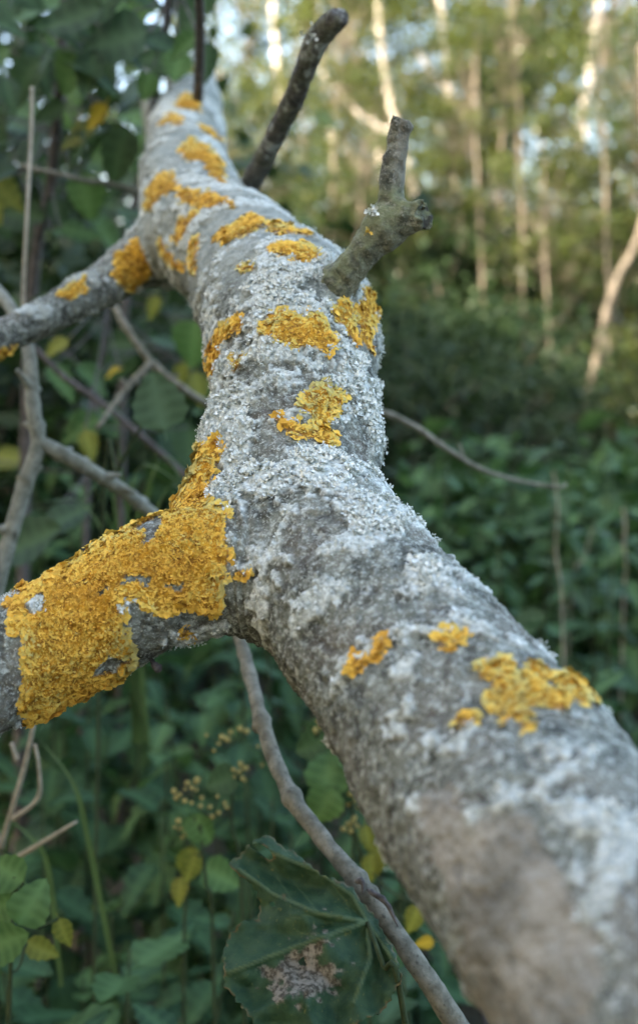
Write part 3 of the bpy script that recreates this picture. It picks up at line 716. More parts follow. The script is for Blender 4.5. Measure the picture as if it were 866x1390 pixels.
scatter_herbs(44, 600, 1000, 2.1, 3.4, .6, .95, 'green toothed herb in the blurred undergrowth right of the trunk', 'herbs right of the trunk', .10, .12, 3)

# herb clumps farther off: stem bundle and one foliage mesh each
def leaf_cloud(cen, size, rr, upbias=.6, dirs=None):
    n = len(cen); nrm = rr.normal(0, 1, (n, 3)); nrm[:, 2] = np.abs(nrm[:, 2]) + upbias; nrm /= np.linalg.norm(nrm, axis=1, keepdims=True)
    d = rr.normal(0, 1, (n, 3)) if dirs is None else dirs; B, T = frames(nrm, d)
    s = (size * rr.uniform(.7, 1.25, n))[:, None]
    v = np.stack([cen - T * s * .5, cen + B * s * .32 + nrm * s * .08, cen + T * s * .5 - nrm * s * .06, cen - B * s * .32 + nrm * s * .08], 1).reshape(-1, 3)
    i = np.arange(n)[:, None] * 4
    tri_ = np.vstack([i + np.array([[0, 1, 2]]), i + np.array([[0, 2, 3]])])
    return v, tri_, np.repeat(np.clip(rr.normal(.5, .28, n), 0, 1), 4)
herb_meshes = []
for s_ in range(5):
    rr = np.random.default_rng(900 + s_); cen = []; st = []
    for q_ in range(5):
        b = np.array([rr.normal(0, .10), rr.normal(0, .10), 0]); tipp = b + np.array([rr.normal(0, .08), rr.normal(0, .08), rr.uniform(.42, .72)])
        st.append(tube(np.array([b, (b + tipp) / 2, tipp]), [.003, .0025, .0015], 4))
        for f in np.linspace(.25, 1, 8):
            for a in range(3): 
                an = rr.uniform(0, 6.28); cen.append(b + (tipp - b) * f + np.array([math.cos(an), math.sin(an), -.15]) * .045)
    v, t_, tt = leaf_cloud(np.array(cen), .09, rr, .9)
    sv, sf = join(st)
    herb_meshes.append((np_mesh('foliage', v, t_, M['herb_far'], {'tint': tt}, False), np_mesh('stem', sv, sf, M['stem_green'])))
random.seed(21)
def clump(x, y, sc, label, group):
    fm, sm = random.choice(herb_meshes)
    e = thing('herb_clump', label, 'plant', (x, y, -.02), group); e.rotation_euler = (0, 0, random.uniform(0, 6.28)); e.scale = (sc, sc, sc)
    tag(link('foliage', fm, e), kind='stuff'); link('stem', sm, e)
cnt = 0
while cnt < 150:
    z = random.uniform(3.0, 10.5); px = random.uniform(470, 1000)
    g = ground_at(px, z); clump(g[0], g[1], (random.uniform(.8, 1.2) if z < 4.5 else random.uniform(.4, .75)), 'blurred clump of green herbs on the woodland floor right of the trunk', 'distant herb clumps on the right'); cnt += 1
for q_ in range(45):
    z = random.uniform(2.7, 7); g = ground_at(random.uniform(-120, 330), z); clump(g[0], g[1], random.uniform(.9, 1.5), 'shadowy herb clump far behind the left branches', 'distant herb clumps on the left')

# ------------------------------------------------------------------ twigs and stems near the trunk
def stem_thing(name, label, cat, paths, mat, base=None, seg=10, noise=.0006, part='stem', nubs=0):
    """paths: list of (rows (px,py,z), r0, r1); first path is continued to the ground at base"""
    w = [np.array([P(*r_) for r_ in rows]) for rows, _, _ in paths]
    o0 = base if base is not None else w[0][-1]
    e = thing(name, label, cat, o0)
    for i, (rows, r0, r1) in enumerate(paths):
        p = w[i]
        if i == 0 and base is not None: p = np.vstack([p, base])
        p = catmull(p, 7); rad = np.linspace(r0, r1, len(p)) * (1 + .10 * np.sin(np.arange(len(p)) * 1.3) * (np.arange(len(p)) % 7 == 0))
        tube_obj(part, p, rad, mat, e, o0, seg, noise, 110)
        if nubs:                                        # short snapped shoots and swollen joints
            for q_ in range(nubs):
                f = int(len(p) * (.12 + .6 * (q_ + random.random() * .6) / nubs)); d = np.array([random.gauss(0, 1), random.gauss(0, .6), random.gauss(.3, 1)]); d /= np.linalg.norm(d)
                ln = random.uniform(.004, .016); b0 = p[f]
                tube_obj('side_shoot', np.array([b0 - d * rad[f] * .6, b0 + d * rad[f] * .7, b0 + d * (rad[f] + ln * .5), b0 + d * (rad[f] + ln)]), np.array([1.25, .75, .42, .3]) * rad[f], mat, e, o0, 8, noise * .5, 200)
    return e
g = ground_at(-60, 1.15)
sh = stem_thing('bare_shrub_stem', 'pale grey forked bare stem in front of the foliage at the far left', 'stem',
    [([(-40, 360, .98), (8, 408, .95), (38, 470, .92), (45, 550, .90), (52, 602, .90), (34, 660, .90), (14, 730, .90), (-8, 810, .90), (-30, 920, .92)], .0055, .0075),
     ([(50, 598, .90), (95, 622, .91), (140, 648, .93), (180, 675, .95), (222, 712, .97), (268, 770, 1.0)], .0066, .0050)], M['twig_grey'], g, part='stem', nubs=5)
stem_thing('thin_twig', 'thin grey forked twig behind the round leaf left of the trunk', 'twig',
    [([(150, 405, 1.22), (172, 445, 1.2), (206, 492, 1.2), (250, 528, 1.2), (300, 565, 1.22), (390, 660, 1.25), (470, 780, 1.3), (580, 930, 1.3)], .0042, .0042),
     ([(206, 492, 1.2), (170, 530, 1.18), (132, 582, 1.15)], .0042, .0025)], M['twig_brown'], ground_at(720, 1.4), nubs=4)
stem_thing('thin_twig', 'dark thin twig slanting down behind the grey fork at left', 'twig',
    [([(48, 472, 1.3), (88, 512, 1.3), (140, 548, 1.3), (190, 590, 1.3), (238, 632, 1.32), (330, 720, 1.35), (450, 820, 1.35), (570, 940, 1.35)], .0035, .0045)], M['twig_dark'], ground_at(700, 1.45))
stem_thing('dry_stem', 'thin straw coloured upright stem at the upper left edge', 'stem',
    [([(44, 118, 1.02), (43, 180, 1.02), (38, 280, 1.0), (32, 420, 1.0), (40, 480, 1.01), (45, 550, 1.0), (50, 600, 1.0), (33, 660, 1.0), (13, 730, 1.0), (-10, 810, 1.0), (-40, 920, 1.02)], .0018, .0026)], M['straw'], ground_at(-140, 1.2), 8, 0)
stem_thing('thin_twig', 'brown twig crossing behind the upright straw stem', 'twig',
    [([(30, 226, 1.25), (80, 236, 1.25), (120, 246, 1.27), (152, 250, 1.3), (205, 275, 1.35), (290, 380, 1.45), (400, 560, 1.5), (500, 800, 1.5), (590, 940, 1.5)], .0030, .0045)], M['twig_brown'], ground_at(720, 1.6))
stem_thing('sapling_stem', 'blurred grey sapling stem rising behind the far end of the trunk', 'stem',
    [([(180, -120, 2.1), (189, 0, 2.0), (198, 80, 1.95), (204, 170, 1.9), (235, 300, 1.95), (330, 480, 2.0), (420, 700, 2.1), (500, 850, 2.1)], .009, .014)], M['twig_grey'], ground_at(640, 2.2))
# dead stem under the trunk with knuckled joints
rows = [(326, 870, .78), (338, 912, .76), (352, 965, .735), (372, 1030, .715), (398, 1085, .695), (432, 1132, .675), (472, 1180, .655), (500, 1216, .645), (535, 1264, .635), (572, 1318, .625), (606, 1370, .622)]
p = np.array([P(*r_) for r_ in rows]); g = ground_at(680, .95); p = np.vstack([p, P(700, 1520, .62), P(800, 1720, .63)]); base = np.array([p[-1][0] + .16, p[-1][1] + .04, 0.0])
e = thing('dead_stem', 'grey brown dead stem with swollen joints passing under the trunk', 'stem', base)
path = catmull(np.vstack([P(300, 790, .80), p, base]), 9); s_ = np.arange(len(path)); X, Y, Z = pix(path)
rad = np.interp(Y, [850, 1000, 1150, 1300, 1500], [.0044, .0050, .0055, .0058, .008])
for jy, ja in ((978, .35), (1083, .38), (1196, .30), (1216, .35)): rad = rad * (1 + ja * np.exp(-((Y - jy) / 7.0) ** 2))
tube_obj('stem', path, rad, M['dead_stem'], e, base, 18, .0013, 140)
for (x0, y0, x1, y1) in ((498, 1207, 540, 1258), (482, 1196, 492, 1212)):
    tube_obj('bark_strip', catmull(np.array([P(x0, y0, .637), P((x0 + x1) / 2 + 5, (y0 + y1) / 2 - 7, .628), P(x1, y1, .625)]), 5), [.0004, .0016, .0018, .0016, .002, .0015, .0016, .0012, .001, .0008, .0003], M['twig_dark'], e, base, 6, .0008, 300)
tube_obj('side_shoot', np.array([P(352, 985, .73), P(347, 990, .727)]), [.0042, .0036], M['dead_stem'], e, base, 10)
stem_thing('thin_twig', 'thin curved grey twig arching down to the right from behind the trunk', 'twig',
    [([(768, 657, 1.2), (757, 661, 1.19), (705, 653, 1.17), (655, 638, 1.13), (610, 612, 1.1), (570, 584, 1.08), (520, 560, 1.06), (470, 560, 1.06), (440, 640, 1.08), (470, 780, 1.1), (570, 940, 1.1)], .0013, .0052)], M['twig_brown'], ground_at(760, 1.25), nubs=4)
for rows, r_, lab, gx_ in (([(751, 640, 1.9), (757, 690, 1.9), (754, 745, 1.92), (760, 790, 1.92), (763, 850, 1.94)], .0017, 'pale dry upright stem at the end of the arching twig', 772),
                     ([(845, 690, 2.3), (848, 715, 2.3), (846, 742, 2.3), (849, 770, 2.32), (845, 830, 2.35)], .0026, 'short pale dry stem at the right edge of the undergrowth', 838),
                     ([(812, 705, 2.6), (800, 728, 2.6), (792, 760, 2.6), (776, 800, 2.6)], .0020, 'slanting tan dry stem between the two upright pale stems', 760)):
    stem_thing('dry_stem', lab, 'stem', [(rows, r_ * .7, r_)], M['straw'], ground_at(gx_, rows[-1][2] + .05), 8, 0)
stem_thing('dry_stem', 'pale dry forked stalk under the left end of the thick branch', 'stem',
    [([(46, 985, .86), (34, 1040, .87), (18, 1095, .88), (2, 1150, .9), (-14, 1220, .92)], .0018, .0028),
     ([(18, 1112, .88), (52, 1083, .87), (53, 1040, .86), (48, 1010, .86)], .0022, .0012),
     ([(22, 1165, .9), (60, 1142, .88), (105, 1115, .87)], .0024, .0012), ([(16, 1008, .87), (24, 1032, .87)], .0018, .0022)], M['straw'], ground_at(-30, 1.05), 8, 0)

# leaves picked out in the photograph
def px_leaf(parent, origin, meshes, px, py, z, size_px, ang, tilt=0.5, ws=1.0):
    """centre at a pixel, pointing along ang degrees in the picture, its face turned partly to the viewer"""
    size = size_px / F * z
    r_ = np.array([1, 0, 0]); u_ = np.array([0, SP, CP]); f_ = np.array([0, CP, -SP])
    a = R(ang); d = r_ * math.cos(a) + u_ * math.sin(a) + f_ * random.uniform(-.3, .3)
    nrm = -f_ * tilt + u_ * (1 - tilt) + r_ * random.uniform(-.25, .25)
    base = P(px, py, z) - d / np.linalg.norm(d) * size * .5
    leaf(parent, meshes, base, d, nrm, size, origin, ws); return base
def leafy(name, label, stem_rows, r0, r1, base, leaves, mat=None, cat='plant', group=None, twigs=True):
    pth = np.array([P(*r_) for r_ in stem_rows]); pth = catmull(np.vstack([pth, base]), 6)
    e = thing(name, label, cat, base, group)
    tube_obj('stem', pth, np.linspace(r0, r1, len(pth)), mat or M['stem_green'], e, base, 8, .0003)
    for (ms, px, py, z, sp, ang, tl) in leaves:
        b = px_leaf(e, base, ms, px, py, z, sp, ang, tl)
        if twigs:
            q_ = pth[np.argmin(np.linalg.norm(pth - b, axis=1))]
            if np.linalg.norm(q_ - b) > .006:
                mid = (q_ + b) / 2 + np.array([0, 0, -.008])
                tube_obj('leaf_stalk', catmull(np.array([q_, mid, b]), 3), .0011, mat or M['stem_green'], e, base, 5)
    return e
leafy('aspen_shoot', 'round dull green leaf on a thin stalk left of the trunk', [(214, 520, .96), (205, 560, .97), (186, 590, .98), (160, 640, 1.0), (140, 720, 1.05)], .0010, .0022, ground_at(120, 1.2),
      [(L_pal, 215, 543, .95, 84, 100, .9)])
random.seed(5)
leafy('aspen_shoot', 'light green rounded leaves in the bottom left corner', [(20, 1190, .74), (22, 1240, .75), (15, 1320, .78)], .0012, .002, ground_at(-10, .95),
      [(L_fre, 8, 1182, .74, 58, 150, .8), (L_fre, 44, 1225, .73, 66, 60, .85), (L_fre, 8, 1228, .76, 60, 200, .8), (L_fre, 14, 1275, .72, 66, 20, .8), (L_oli, 88, 1268, .78, 46, -70, .8), (L_oli, 60, 1290, .8, 52, -30, .7)])
leafy('yellowing_plant', 'small plant with two drooping yellowish leaves between the green herbs', [(255, 1130, 1.0), (258, 1200, 1.02), (250, 1300, 1.05)], .0012, .002, ground_at(250, 1.2),
      [(L_oli, 255, 1175, 1.0, 60, 255, .8), (L_fre, 272, 1125, .98, 50, -60, .7), (L_oli, 243, 1212, 1.0, 42, 260, .8), (L_fre, 300, 1190, 1.02, 55, -20, .6)])
leafy('yellowing_plant', 'cluster of mid green leaves right of the dead stem', [(470, 1030, .98), (478, 1100, 1.0), (480, 1180, 1.05)], .0014, .002, ground_at(480, 1.25),
      [(L_fre, 448, 1045, .97, 70, 70, .8), (L_fre, 438, 1095, .96, 60, 240, .7), (L_brd, 465, 1060, .98, 66, 30, .8), (L_fre, 478, 1018, .97, 60, 110, .6), (L_oli, 500, 1140, 1.0, 40, -80, .7), (L_oli, 515, 1165, 1.0, 46, -100, .7), (L_brd, 425, 1010, 1.0, 60, 200, .7)])
# shrub with broad dark leaves, upper left
def broad_shrub(label, stem_rows, r0, base, boxes, seed, yellow=()):
    random.seed(seed); lv = []
    for (x0, x1, y0, y1, z0, z1, n, sp) in boxes:
        for _ in range(n):
            lv.append((random.choice([L_brd, L_brd, L_brd, L_her, L_oli if random.random() < .3 else L_fre]), random.uniform(x0, x1), random.uniform(y0, y1), random.uniform(z0, z1), sp * random.uniform(.8, 1.2), random.uniform(180, 360), random.uniform(.25, .95)))
    lv += list(yellow)
    return leafy('broadleaf_shrub', label, stem_rows, r0 * .5, r0, base, lv, M['twig_dark'], 'shrub')
broad_shrub('broad leaved dark shrub filling the top left corner', [(90, -80, 1.35), (85, 60, 1.4), (70, 250, 1.5), (40, 480, 1.6)], .010, ground_at(20, 1.8),
    [(-20, 190, -30, 130, 1.2, 1.6, 34, 68), (-20, 150, 120, 330, 1.3, 1.75, 30, 60)], 31,
    [(L_yel, 133, 160, 1.3, 44, 235, .8), (L_oli, 105, 185, 1.34, 60, 215, .7), (L_fre, 95, 100, 1.28, 58, 235, .9), (L_brd, 160, 215, 1.3, 84, 250, .9), (L_brd, 155, 55, 1.22, 95, 190, .8), (L_brd, 95, 30, 1.2, 100, 200, .8)])
broad_shrub('broad leaved shrub with leaves hanging over the far end of the trunk', [(235, -60, 1.25), (225, 40, 1.4), (200, 200, 2.05), (170, 420, 2.2)], .009, ground_at(160, 2.4),
    [(160, 285, -40, 90, 1.15, 1.7, 20, 60), (140, 205, 100, 330, 1.9, 2.3, 9, 60)], 32,
    [(L_fre, 240, 92, 1.2, 46, 260, .8), (L_fre, 200, 118, 1.25, 40, 250, .8)])
broad_shrub('dim shrub with yellowing leaves between the far left branch and the grey fork', [(150, 380, 1.6), (140, 480, 1.65), (120, 640, 1.7)], .006, ground_at(100, 1.8),
    [(0, 280, 400, 640, 1.4, 2.0, 16, 56)], 33,
    [(L_oli, 75, 472, 1.3, 42, 215, .6), (L_oli, 122, 606, 1.25, 46, 285, .5), (L_oli, 245, 512, 1.5, 40, 250, .8), (L_oli, 208, 418, 1.5, 36, 250, .8), (L_yel, 152, 505, 1.45, 26, 200, .5), (L_oli, 270, 530, 1.5, 50, 280, .7), (L_brd, 50, 735, 1.25, 90, 20, .6), (L_brd, 95, 700, 1.3, 70, 30, .5)])
# grass blades
def blade(e, base, pts, w):
    pth = catmull(np.array([P(*q_) for q_ in pts]), 5); T = np.gradient(pth, axis=0); T /= np.linalg.norm(T, axis=1, keepdims=True)
    sd_ = np.cross(T, np.array([0.2, -.6, .75])); sd_ /= np.linalg.norm(sd_, axis=1, keepdims=True)
    ww = w * np.sin(np.linspace(.12, 1, len(pth)) ** .6 * math.pi * .98)[:, None] + .0002
    nn = np.cross(sd_, T); mid = pth - nn * ww * .35
    v = np.stack([pth - sd_ * ww, mid, pth + sd_ * ww], 1).reshape(-1, 3); n = len(pth)
    i = np.arange(n - 1) * 3; q_ = np.vstack([np.stack([i, i + 1, i + 4, i + 3], -1), np.stack([i + 1, i + 2, i + 5, i + 4], -1)])
    link('blade', np_mesh('blade', v - base, q_, M['blade']), e)
base = ground_at(190, 1.3); e = thing('grass_tuft', 'arching yellow green grass blades behind the thick left branch', 'grass', base)
gp = tuple(P(190, 1010, 1.28)); 
for tipx, tipy, mx, my in ((258, 662, 185, 640), (250, 655, 215, 628), (98, 700, 150, 655), (160, 560, 165, 640), (120, 640, 145, 700), (265, 690, 225, 665), (60, 680, 120, 690), (215, 600, 200, 680)):
    blade(e, base, [(190 + random.uniform(-15, 15), 1010, 1.28), (175 + random.uniform(-15, 15), 820, 1.2), (mx, my, 1.12), (tipx, tipy, 1.06)], .0024)
base = ground_at(140, 1.1); e = thing('grass_tuft', 'long bluish grass blades arching beneath the thick left branch', 'grass', base)
for pts in ([(160, 1340, 1.08), (118, 1130, .98), (98, 1060, .96), (56, 1005, .95)], [(84, 1340, 1.05), (66, 1180, 1.0), (40, 1135, .98), (10, 1110, .98)]):
    blade(e, base, pts, .0024)
# berry plants
bm_ = []
u_, v_ = np.meshgrid(np.linspace(0, 2 * np.pi, 10, endpoint=False), np.linspace(.05, np.pi - .05, 6), indexing='ij')
bV = np.stack([np.cos(u_) * np.sin(v_), np.sin(u_) * np.sin(v_), np.cos(v_) * 1.08], -1).reshape(-1, 3)
bi = np.arange(10)[:, None] * 6 + np.arange(5)[None]; bj = ((np.arange(10)[:, None] + 1) % 10) * 6 + np.arange(5)[None]
berry_me = np_mesh('berry', bV, np.stack([bi, bi + 1, bj + 1, bj], -1).reshape(-1, 4), M['berry'])
def berries(label, stem_rows, base, clusters, leaves, seed):
    e = leafy('berry_plant', label, stem_rows, .0012, .0024, base, leaves); r_ = random.Random(seed)
    for (px, py, z, sp, n) in clusters:
        hub = P(px, py + sp * .9, z)
        for _ in range(n):
            bpos = P(px + r_.gauss(0, sp * .55), py + r_.gauss(0, sp * .45), z + r_.gauss(0, .012)); rad = r_.uniform(2.3, 4.3) / F * z
            o = link('berry', berry_me, e); o.location = bpos - base; o.scale = (rad,) * 3; o.rotation_euler = (r_.uniform(0, 3), r_.uniform(0, 3), 0)
            tube_obj('berry_stalk', np.array([hub, (hub + bpos) / 2 + np.array([0, 0, -.002]), bpos]), .0006, M['stem_green'], e, base, 4)
random.seed(41)
berries('berry plant with yellowish unripe berries under the left branch fork', [(272, 1120, .95), (280, 1200, .97), (290, 1300, 1.0)], ground_at(300, 1.15),
        [(260, 1070, .95, 20, 9), (290, 1092, .95, 22, 9), (248, 1125, .95, 14, 5), (240, 1080, .95, 12, 4)], [(L_fre, 275, 1128, .95, 44, -60, .8), (L_oli, 258, 1180, .95, 50, 250, .8)], 1)
berries('berry cluster of small yellow buds left of the dead stem', [(318, 1050, 1.0), (315, 1120, 1.02), (330, 1250, 1.05)], ground_at(340, 1.2),
        [(312, 998, 1.0, 18, 9), (328, 1045, 1.0, 16, 8), (360, 1020, 1.0, 14, 5)], [(L_brd, 300, 1060, 1.0, 50, 200, .7)], 2)
berries('berry plant with yellow berries peeping between dead stem and trunk', [(480, 1120, 1.0), (492, 1180, 1.02), (500, 1280, 1.05)], ground_at(510, 1.2),
        [(475, 1118, .98, 18, 8), (490, 1085, .98, 14, 6), (430, 990, .98, 14, 5)], [(L_oli, 505, 1180, 1.0, 50, 270, .7), (L_oli, 560, 1250, .95, 46, 240, .7), (L_yel, 575, 1280, .95, 30, 200, .7)], 3)

# ---- the big damaged leaf in the foreground
k = NT('damaged_leaf')
vv_ = k.attr('vein'); nn1 = k.noise(330, 4); nn2 = k.noise(110, 4)
c = k.mix(k.ramp(nn2, .3, .7), (0.015, 0.040, 0.017), (0.034, 0.066, 0.027))
c = k.mix(k.ramp(nn1, .6, .74, 0, .8), c, (0.09, 0.10, 0.03))
c = k.mix(vv_, c, (0.085, 0.12, 0.05))
c = k.mix(k.attr('rim'), c, (0.12, 0.085, 0.035))
c = k.mix(k.attr('dead'), c, k.mix(k.ramp(nn1, .36, .62), (0.05, 0.042, 0.026), (0.20, 0.18, 0.135)))
k.setin(k.b.inputs['Base Color'], c); k.b.inputs['Roughness'].default_value = .6; k.b.inputs['Specular IOR Level'].default_value = .15
k.bump(k.math('ADD', nn1, k.math('MULTIPLY', vv_, -1.0)), .5, .0012); M['torn'] = k.m
OUT = [(310, 1172), (326, 1164), (345, 1140), (366, 1135), (380, 1150), (396, 1156), (410, 1166), (430, 1184), (452, 1194), (478, 1205), (490, 1225), (505, 1240), (518, 1262), (534, 1290), (545, 1330), (520, 1372), (470, 1396), (420, 1402), (350, 1392), (306, 1340),
       (303, 1295), (310, 1272), (326, 1253), (350, 1250), (354, 1225), (350, 1210), (338, 1196), (322, 1184)]
dense_o = []
for i in range(len(OUT)):
    a = np.array(OUT[i], float); b = np.array(OUT[(i + 1) % len(OUT)], float); nseg = max(1, int(np.linalg.norm(b - a) / 6))
    for j in range(nseg):
        q_ = a + (b - a) * j / nseg; nr = np.array([(b - a)[1], -(b - a)[0]]) / np.linalg.norm(b - a)
        dense_o.append(q_ + nr * (2.6 if (len(dense_o) % 2) else -1.4) * random.uniform(.0, 1.4))
HOLES = [[(338, 1149), (352, 1144), (364, 1152), (373, 1164), (366, 1168), (352, 1157)], [(366, 1226), (371, 1222), (375, 1229), (369, 1233)], [(404, 1306), (412, 1298), (420, 1300), (414, 1304), (418, 1312), (408, 1310)], [(384, 1216), (389, 1215), (388, 1221)]]
spx = 2.6; gx_ = np.arange(296, 552, spx); gy_ = np.arange(1126, 1410, spx); GXp, GYp = np.meshgrid(gx_, gy_, indexing='ij')
def leaf_sd(x, y):
    d = polysd(x, y, dense_o)
    for hpoly in HOLES: d = np.maximum(d, -polysd(x, y, hpoly))
    return d
sdv = leaf_sd(GXp, GYp); gr = np.stack([leaf_sd(GXp + .5, GYp) - leaf_sd(GXp - .5, GYp), leaf_sd(GXp, GYp + .5) - leaf_sd(GXp, GYp - .5)], -1)
snap = (np.abs(sdv) < spx * .75)[..., None]; XY = np.stack([GXp, GYp], -1) - np.where(snap, gr * sdv[..., None], 0)
ni, nj = GXp.shape; ii = np.arange(ni - 1)[:, None] * nj + np.arange(nj - 1)[None]; qd = np.stack([ii, ii + nj, ii + nj + 1, ii + 1], -1).reshape(-1, 4)
okv = (sdv < spx * .75).ravel(); qd = qd[okv[qd].all(1)]
X, Y = XY[..., 0].ravel(), XY[..., 1].ravel()
VE = [[(498, 1251), (433, 1240), (372, 1214), (324, 1180)], [(498, 1251), (478, 1215), (433, 1183), (366, 1156), (345, 1145)], [(498, 1251), (430, 1275), (360, 1300), (312, 1320)], [(498, 1251), (503, 1300), (480, 1360)], [(498, 1251), (525, 1290), (550, 1330)]]
side = [[(433, 1240), (400, 1200)], [(400, 1228), (375, 1190)], [(433, 1240), (390, 1248)], [(433, 1183), (420, 1176)], [(450, 1197), (470, 1225), (475, 1240)], [(430, 1275), (400, 1262)], [(400, 1286), (380, 1320)], [(450, 1266), (430, 1310)]]
vd = np.full(X.shape, 1e9)
for pl in VE:
    for a, b in zip(pl[:-1], pl[1:]): vd = np.minimum(vd, np.abs(polysd(X, Y, [a, b])))
vs = np.full(X.shape, 1e9)
for pl in side:
    for a, b in zip(pl[:-1], pl[1:]): vs = np.minimum(vs, np.abs(polysd(X, Y, [a, b])))
vein = np.maximum(.75 * sstep(2.6, .6, vd), .4 * sstep(2.0, .4, vs))
p2 = np.stack([X * .02, Y * .02, 0 * X], -1)
zz = .655 - (Y - 1135) / 265 * .085 + (fbm(p2, 3, 8) - .5) * .022 - .0012 * sstep(7, 0, vd) + .006 * np.abs(np.sin(vd * .05))
pts = np.array([(x - CX) / F for x in X]) ; Vw = np.stack([pts * zz, zz * CP + (CY - Y) / F * zz * SP, CAMH + (CY - Y) / F * zz * CP - zz * SP], -1)
dead = sstep(4, -6, polysd(X, Y, [(345, 1312), (380, 1288), (408, 1264), (426, 1240), (440, 1236), (446, 1256), (462, 1268), (456, 1290), (480, 1312), (470, 1362), (400, 1375), (352, 1352)]) + (fbm(p2 * 6, 3, 12) - .5) * 64 + 15 + 22 * sstep(7, 0, vd))
rim = sstep(3.0, .3, -leaf_sd(X, Y)) * sstep(.45, .62, fbm(p2 * 5, 3, 14)) * .8
used, inv = np.unique(qd, return_inverse=True)
base = np.array([P(540, 1320, .58)[0] + .05, .60, 0.0])
e = thing('torn_leaf_shoot', 'large dark green torn leaf with a withered patch at the bottom centre', 'leaf', base)
lo = link('leaf', np_mesh('leaf', Vw[used] - base, inv.reshape(-1, 4), M['torn'], {'vein': vein[used], 'dead': dead[used], 'rim': rim[used]}), e)
sol = lo.modifiers.new('thickness', 'SOLIDIFY'); sol.thickness = .0004
tube_obj('stem', catmull(np.vstack([P(499, 1252, .622), P(520, 1310, .60), P(550, 1390, .60), base + np.array([0, 0, .4]), base]), 6), np.linspace(.0011, .0024, 25), M['stem_green'], e, base, 8)

# ------------------------------------------------------------------ the wood behind
def crown_mesh(seed, rx, rz, clumps, per, leaf_size, spread, mat, lift=0.0):
    rr = np.random.default_rng(seed)
    d = rr.normal(0, 1, (clumps, 3)); d /= np.linalg.norm(d, axis=1, keepdims=True)
    c0 = d * (rr.uniform(.25, 1, (clumps, 1)) ** .5) * np.array([rx, rx, rz])
    cen = (c0[:, None] + rr.normal(0, spread, (clumps, per, 3)) * np.array([1, 1, .65])).reshape(-1, 3)
    v, t_, tt = leaf_cloud(cen, leaf_size, rr, .5)
    tt = np.clip(tt * .6 + np.repeat(rr.uniform(0, .5, clumps), per * 4), 0, 1)
    limbs = []
    for i in range(0, clumps, 2):
        st = np.array([0, 0, -rz * rr.uniform(.3, 1.0)]); md = (st + c0[i]) / 2 + np.array([0, 0, rz * .12])
        limbs.append(tube(catmull(np.array([st, md, c0[i]]), 3), np.linspace(.012, .004, 7), 5))
    sv, sf = join(limbs)
    return np_mesh('crown', v, t_, mat, {'tint': tt}, False), np_mesh('limbs', sv, sf, M['forestbark'])
CR = [crown_mesh(1000 + i, 1.5, 1.7, 42, 54, .095, .16, M['crown']) for i in range(4)]
SHB = [crown_mesh(1100 + i, .95, .85, 52, 60, .075, .16, M['shrubleaf']) for i in range(4)]
SUN = [crown_mesh(1300 + i, .95, .85, 46, 46, .085, .15, M['crown']) for i in range(3)]
FAR = [crown_mesh(1200 + i, 2.2, 3.2, 58, 50, .14, .22, M['farleaf']) for i in range(3)]
def tree_px(label, rows, d0, d1, mat, crowns, name='forest_tree', group=None, forks=(), kinds=None):
    """rows of (px, py, z) from the top down; d diameters top and bottom; crowns (px, py, z, scale)"""
    z = rows[-1][2]; gpx = rows[-1][0] + (rows[-1][0] - rows[-2][0]) * .4; base = ground_at(gpx, z)
    e = thing(name, label, 'tree', base, group)
    pth = np.vstack([np.array([P(*q_) for q_ in rows]), base + np.array([0, 0, -.05])]); pth = catmull(pth, 6); wob_ = np.cumsum(np.random.default_rng(int(abs(rows[0][0] * 7 + z * 13))).normal(0, .009, (len(pth), 3)), 0) * np.array([1, .5, 0]); wob_ -= np.linspace(0, 1, len(pth))[:, None] * wob_[-1]; pth = pth + wob_
    tube_obj('trunk', pth, np.linspace(d0 / 2, d1 / 2, len(pth)), mat, e, base, 10, .006, 5)
    for rows2, r2 in forks:
        q_ = catmull(np.array([P(*x_) for x_ in rows2]), 5); tube_obj('branch', q_, np.linspace(r2, r2 * .5, len(q_)), mat, e, base, 8, .004, 6)
    for (px, py, z_, sc) in crowns:
        cm, lm = random.choice(kinds or CR); rot = random.uniform(0, 6.28); cpos = P(px, py, z_) - base
        for nm, me in (('crown', cm), ('limbs', lm)):
            o = link(nm, me, e); o.location = cpos; o.rotation_euler = (0, 0, rot); o.scale = (sc, sc, sc)
            if nm == 'crown': o['kind'] = 'stuff'
    return e
random.seed(77)
tree_px('bright sunlit slim tree rising behind the forked stub', [(500, -160, 9), (514, 0, 9), (524, 70, 9), (533, 140, 9), (556, 235, 9), (572, 300, 9), (582, 420, 9), (586, 540, 9)], 0.048, 0.062, M['birch'], [(480, -190, 9, .9)],
        forks=[([(548, 190, 9), (500, 165, 9), (465, 130, 8.9), (430, 90, 8.8)], 0.024), ([(540, 168, 9), (515, 178, 9), (490, 160, 8.8)], 0.021)])
tree_px('slender pale tree right of the bright slim one', [(595, -140, 11), (598, 0, 11), (606, 90, 11), (610, 180, 11), (616, 280, 11), (622, 420, 11)], 0.054, 0.074, M['birch'], [(600, -200, 11, 1.0)], forks=[([(608, 130, 11), (580, 90, 11), (560, 60, 11)], 0.024)])
tree_px('sunlit pale tree at the right with a twin stem', [(822, -100, 10), (805, 40, 10), (796, 100, 10), (783, 170, 10), (772, 300, 10), (760, 390, 10), (755, 450, 10), (745, 550, 10)], 0.066, 0.087, M['birch'], [(840, -160, 10, 1.1)],
        forks=[([(774, 300, 10.1), (790, 240, 10.2), (793, 180, 10.2), (800, 60, 10.3)], 0.033)])
tree_px('darker slanting tree leaning to the right edge', [(930, 130, 6.8), (868, 300, 7), (832, 380, 7), (803, 470, 7), (778, 560, 7), (762, 640, 7)], 0.042, 0.062, M['forestbark'], [])
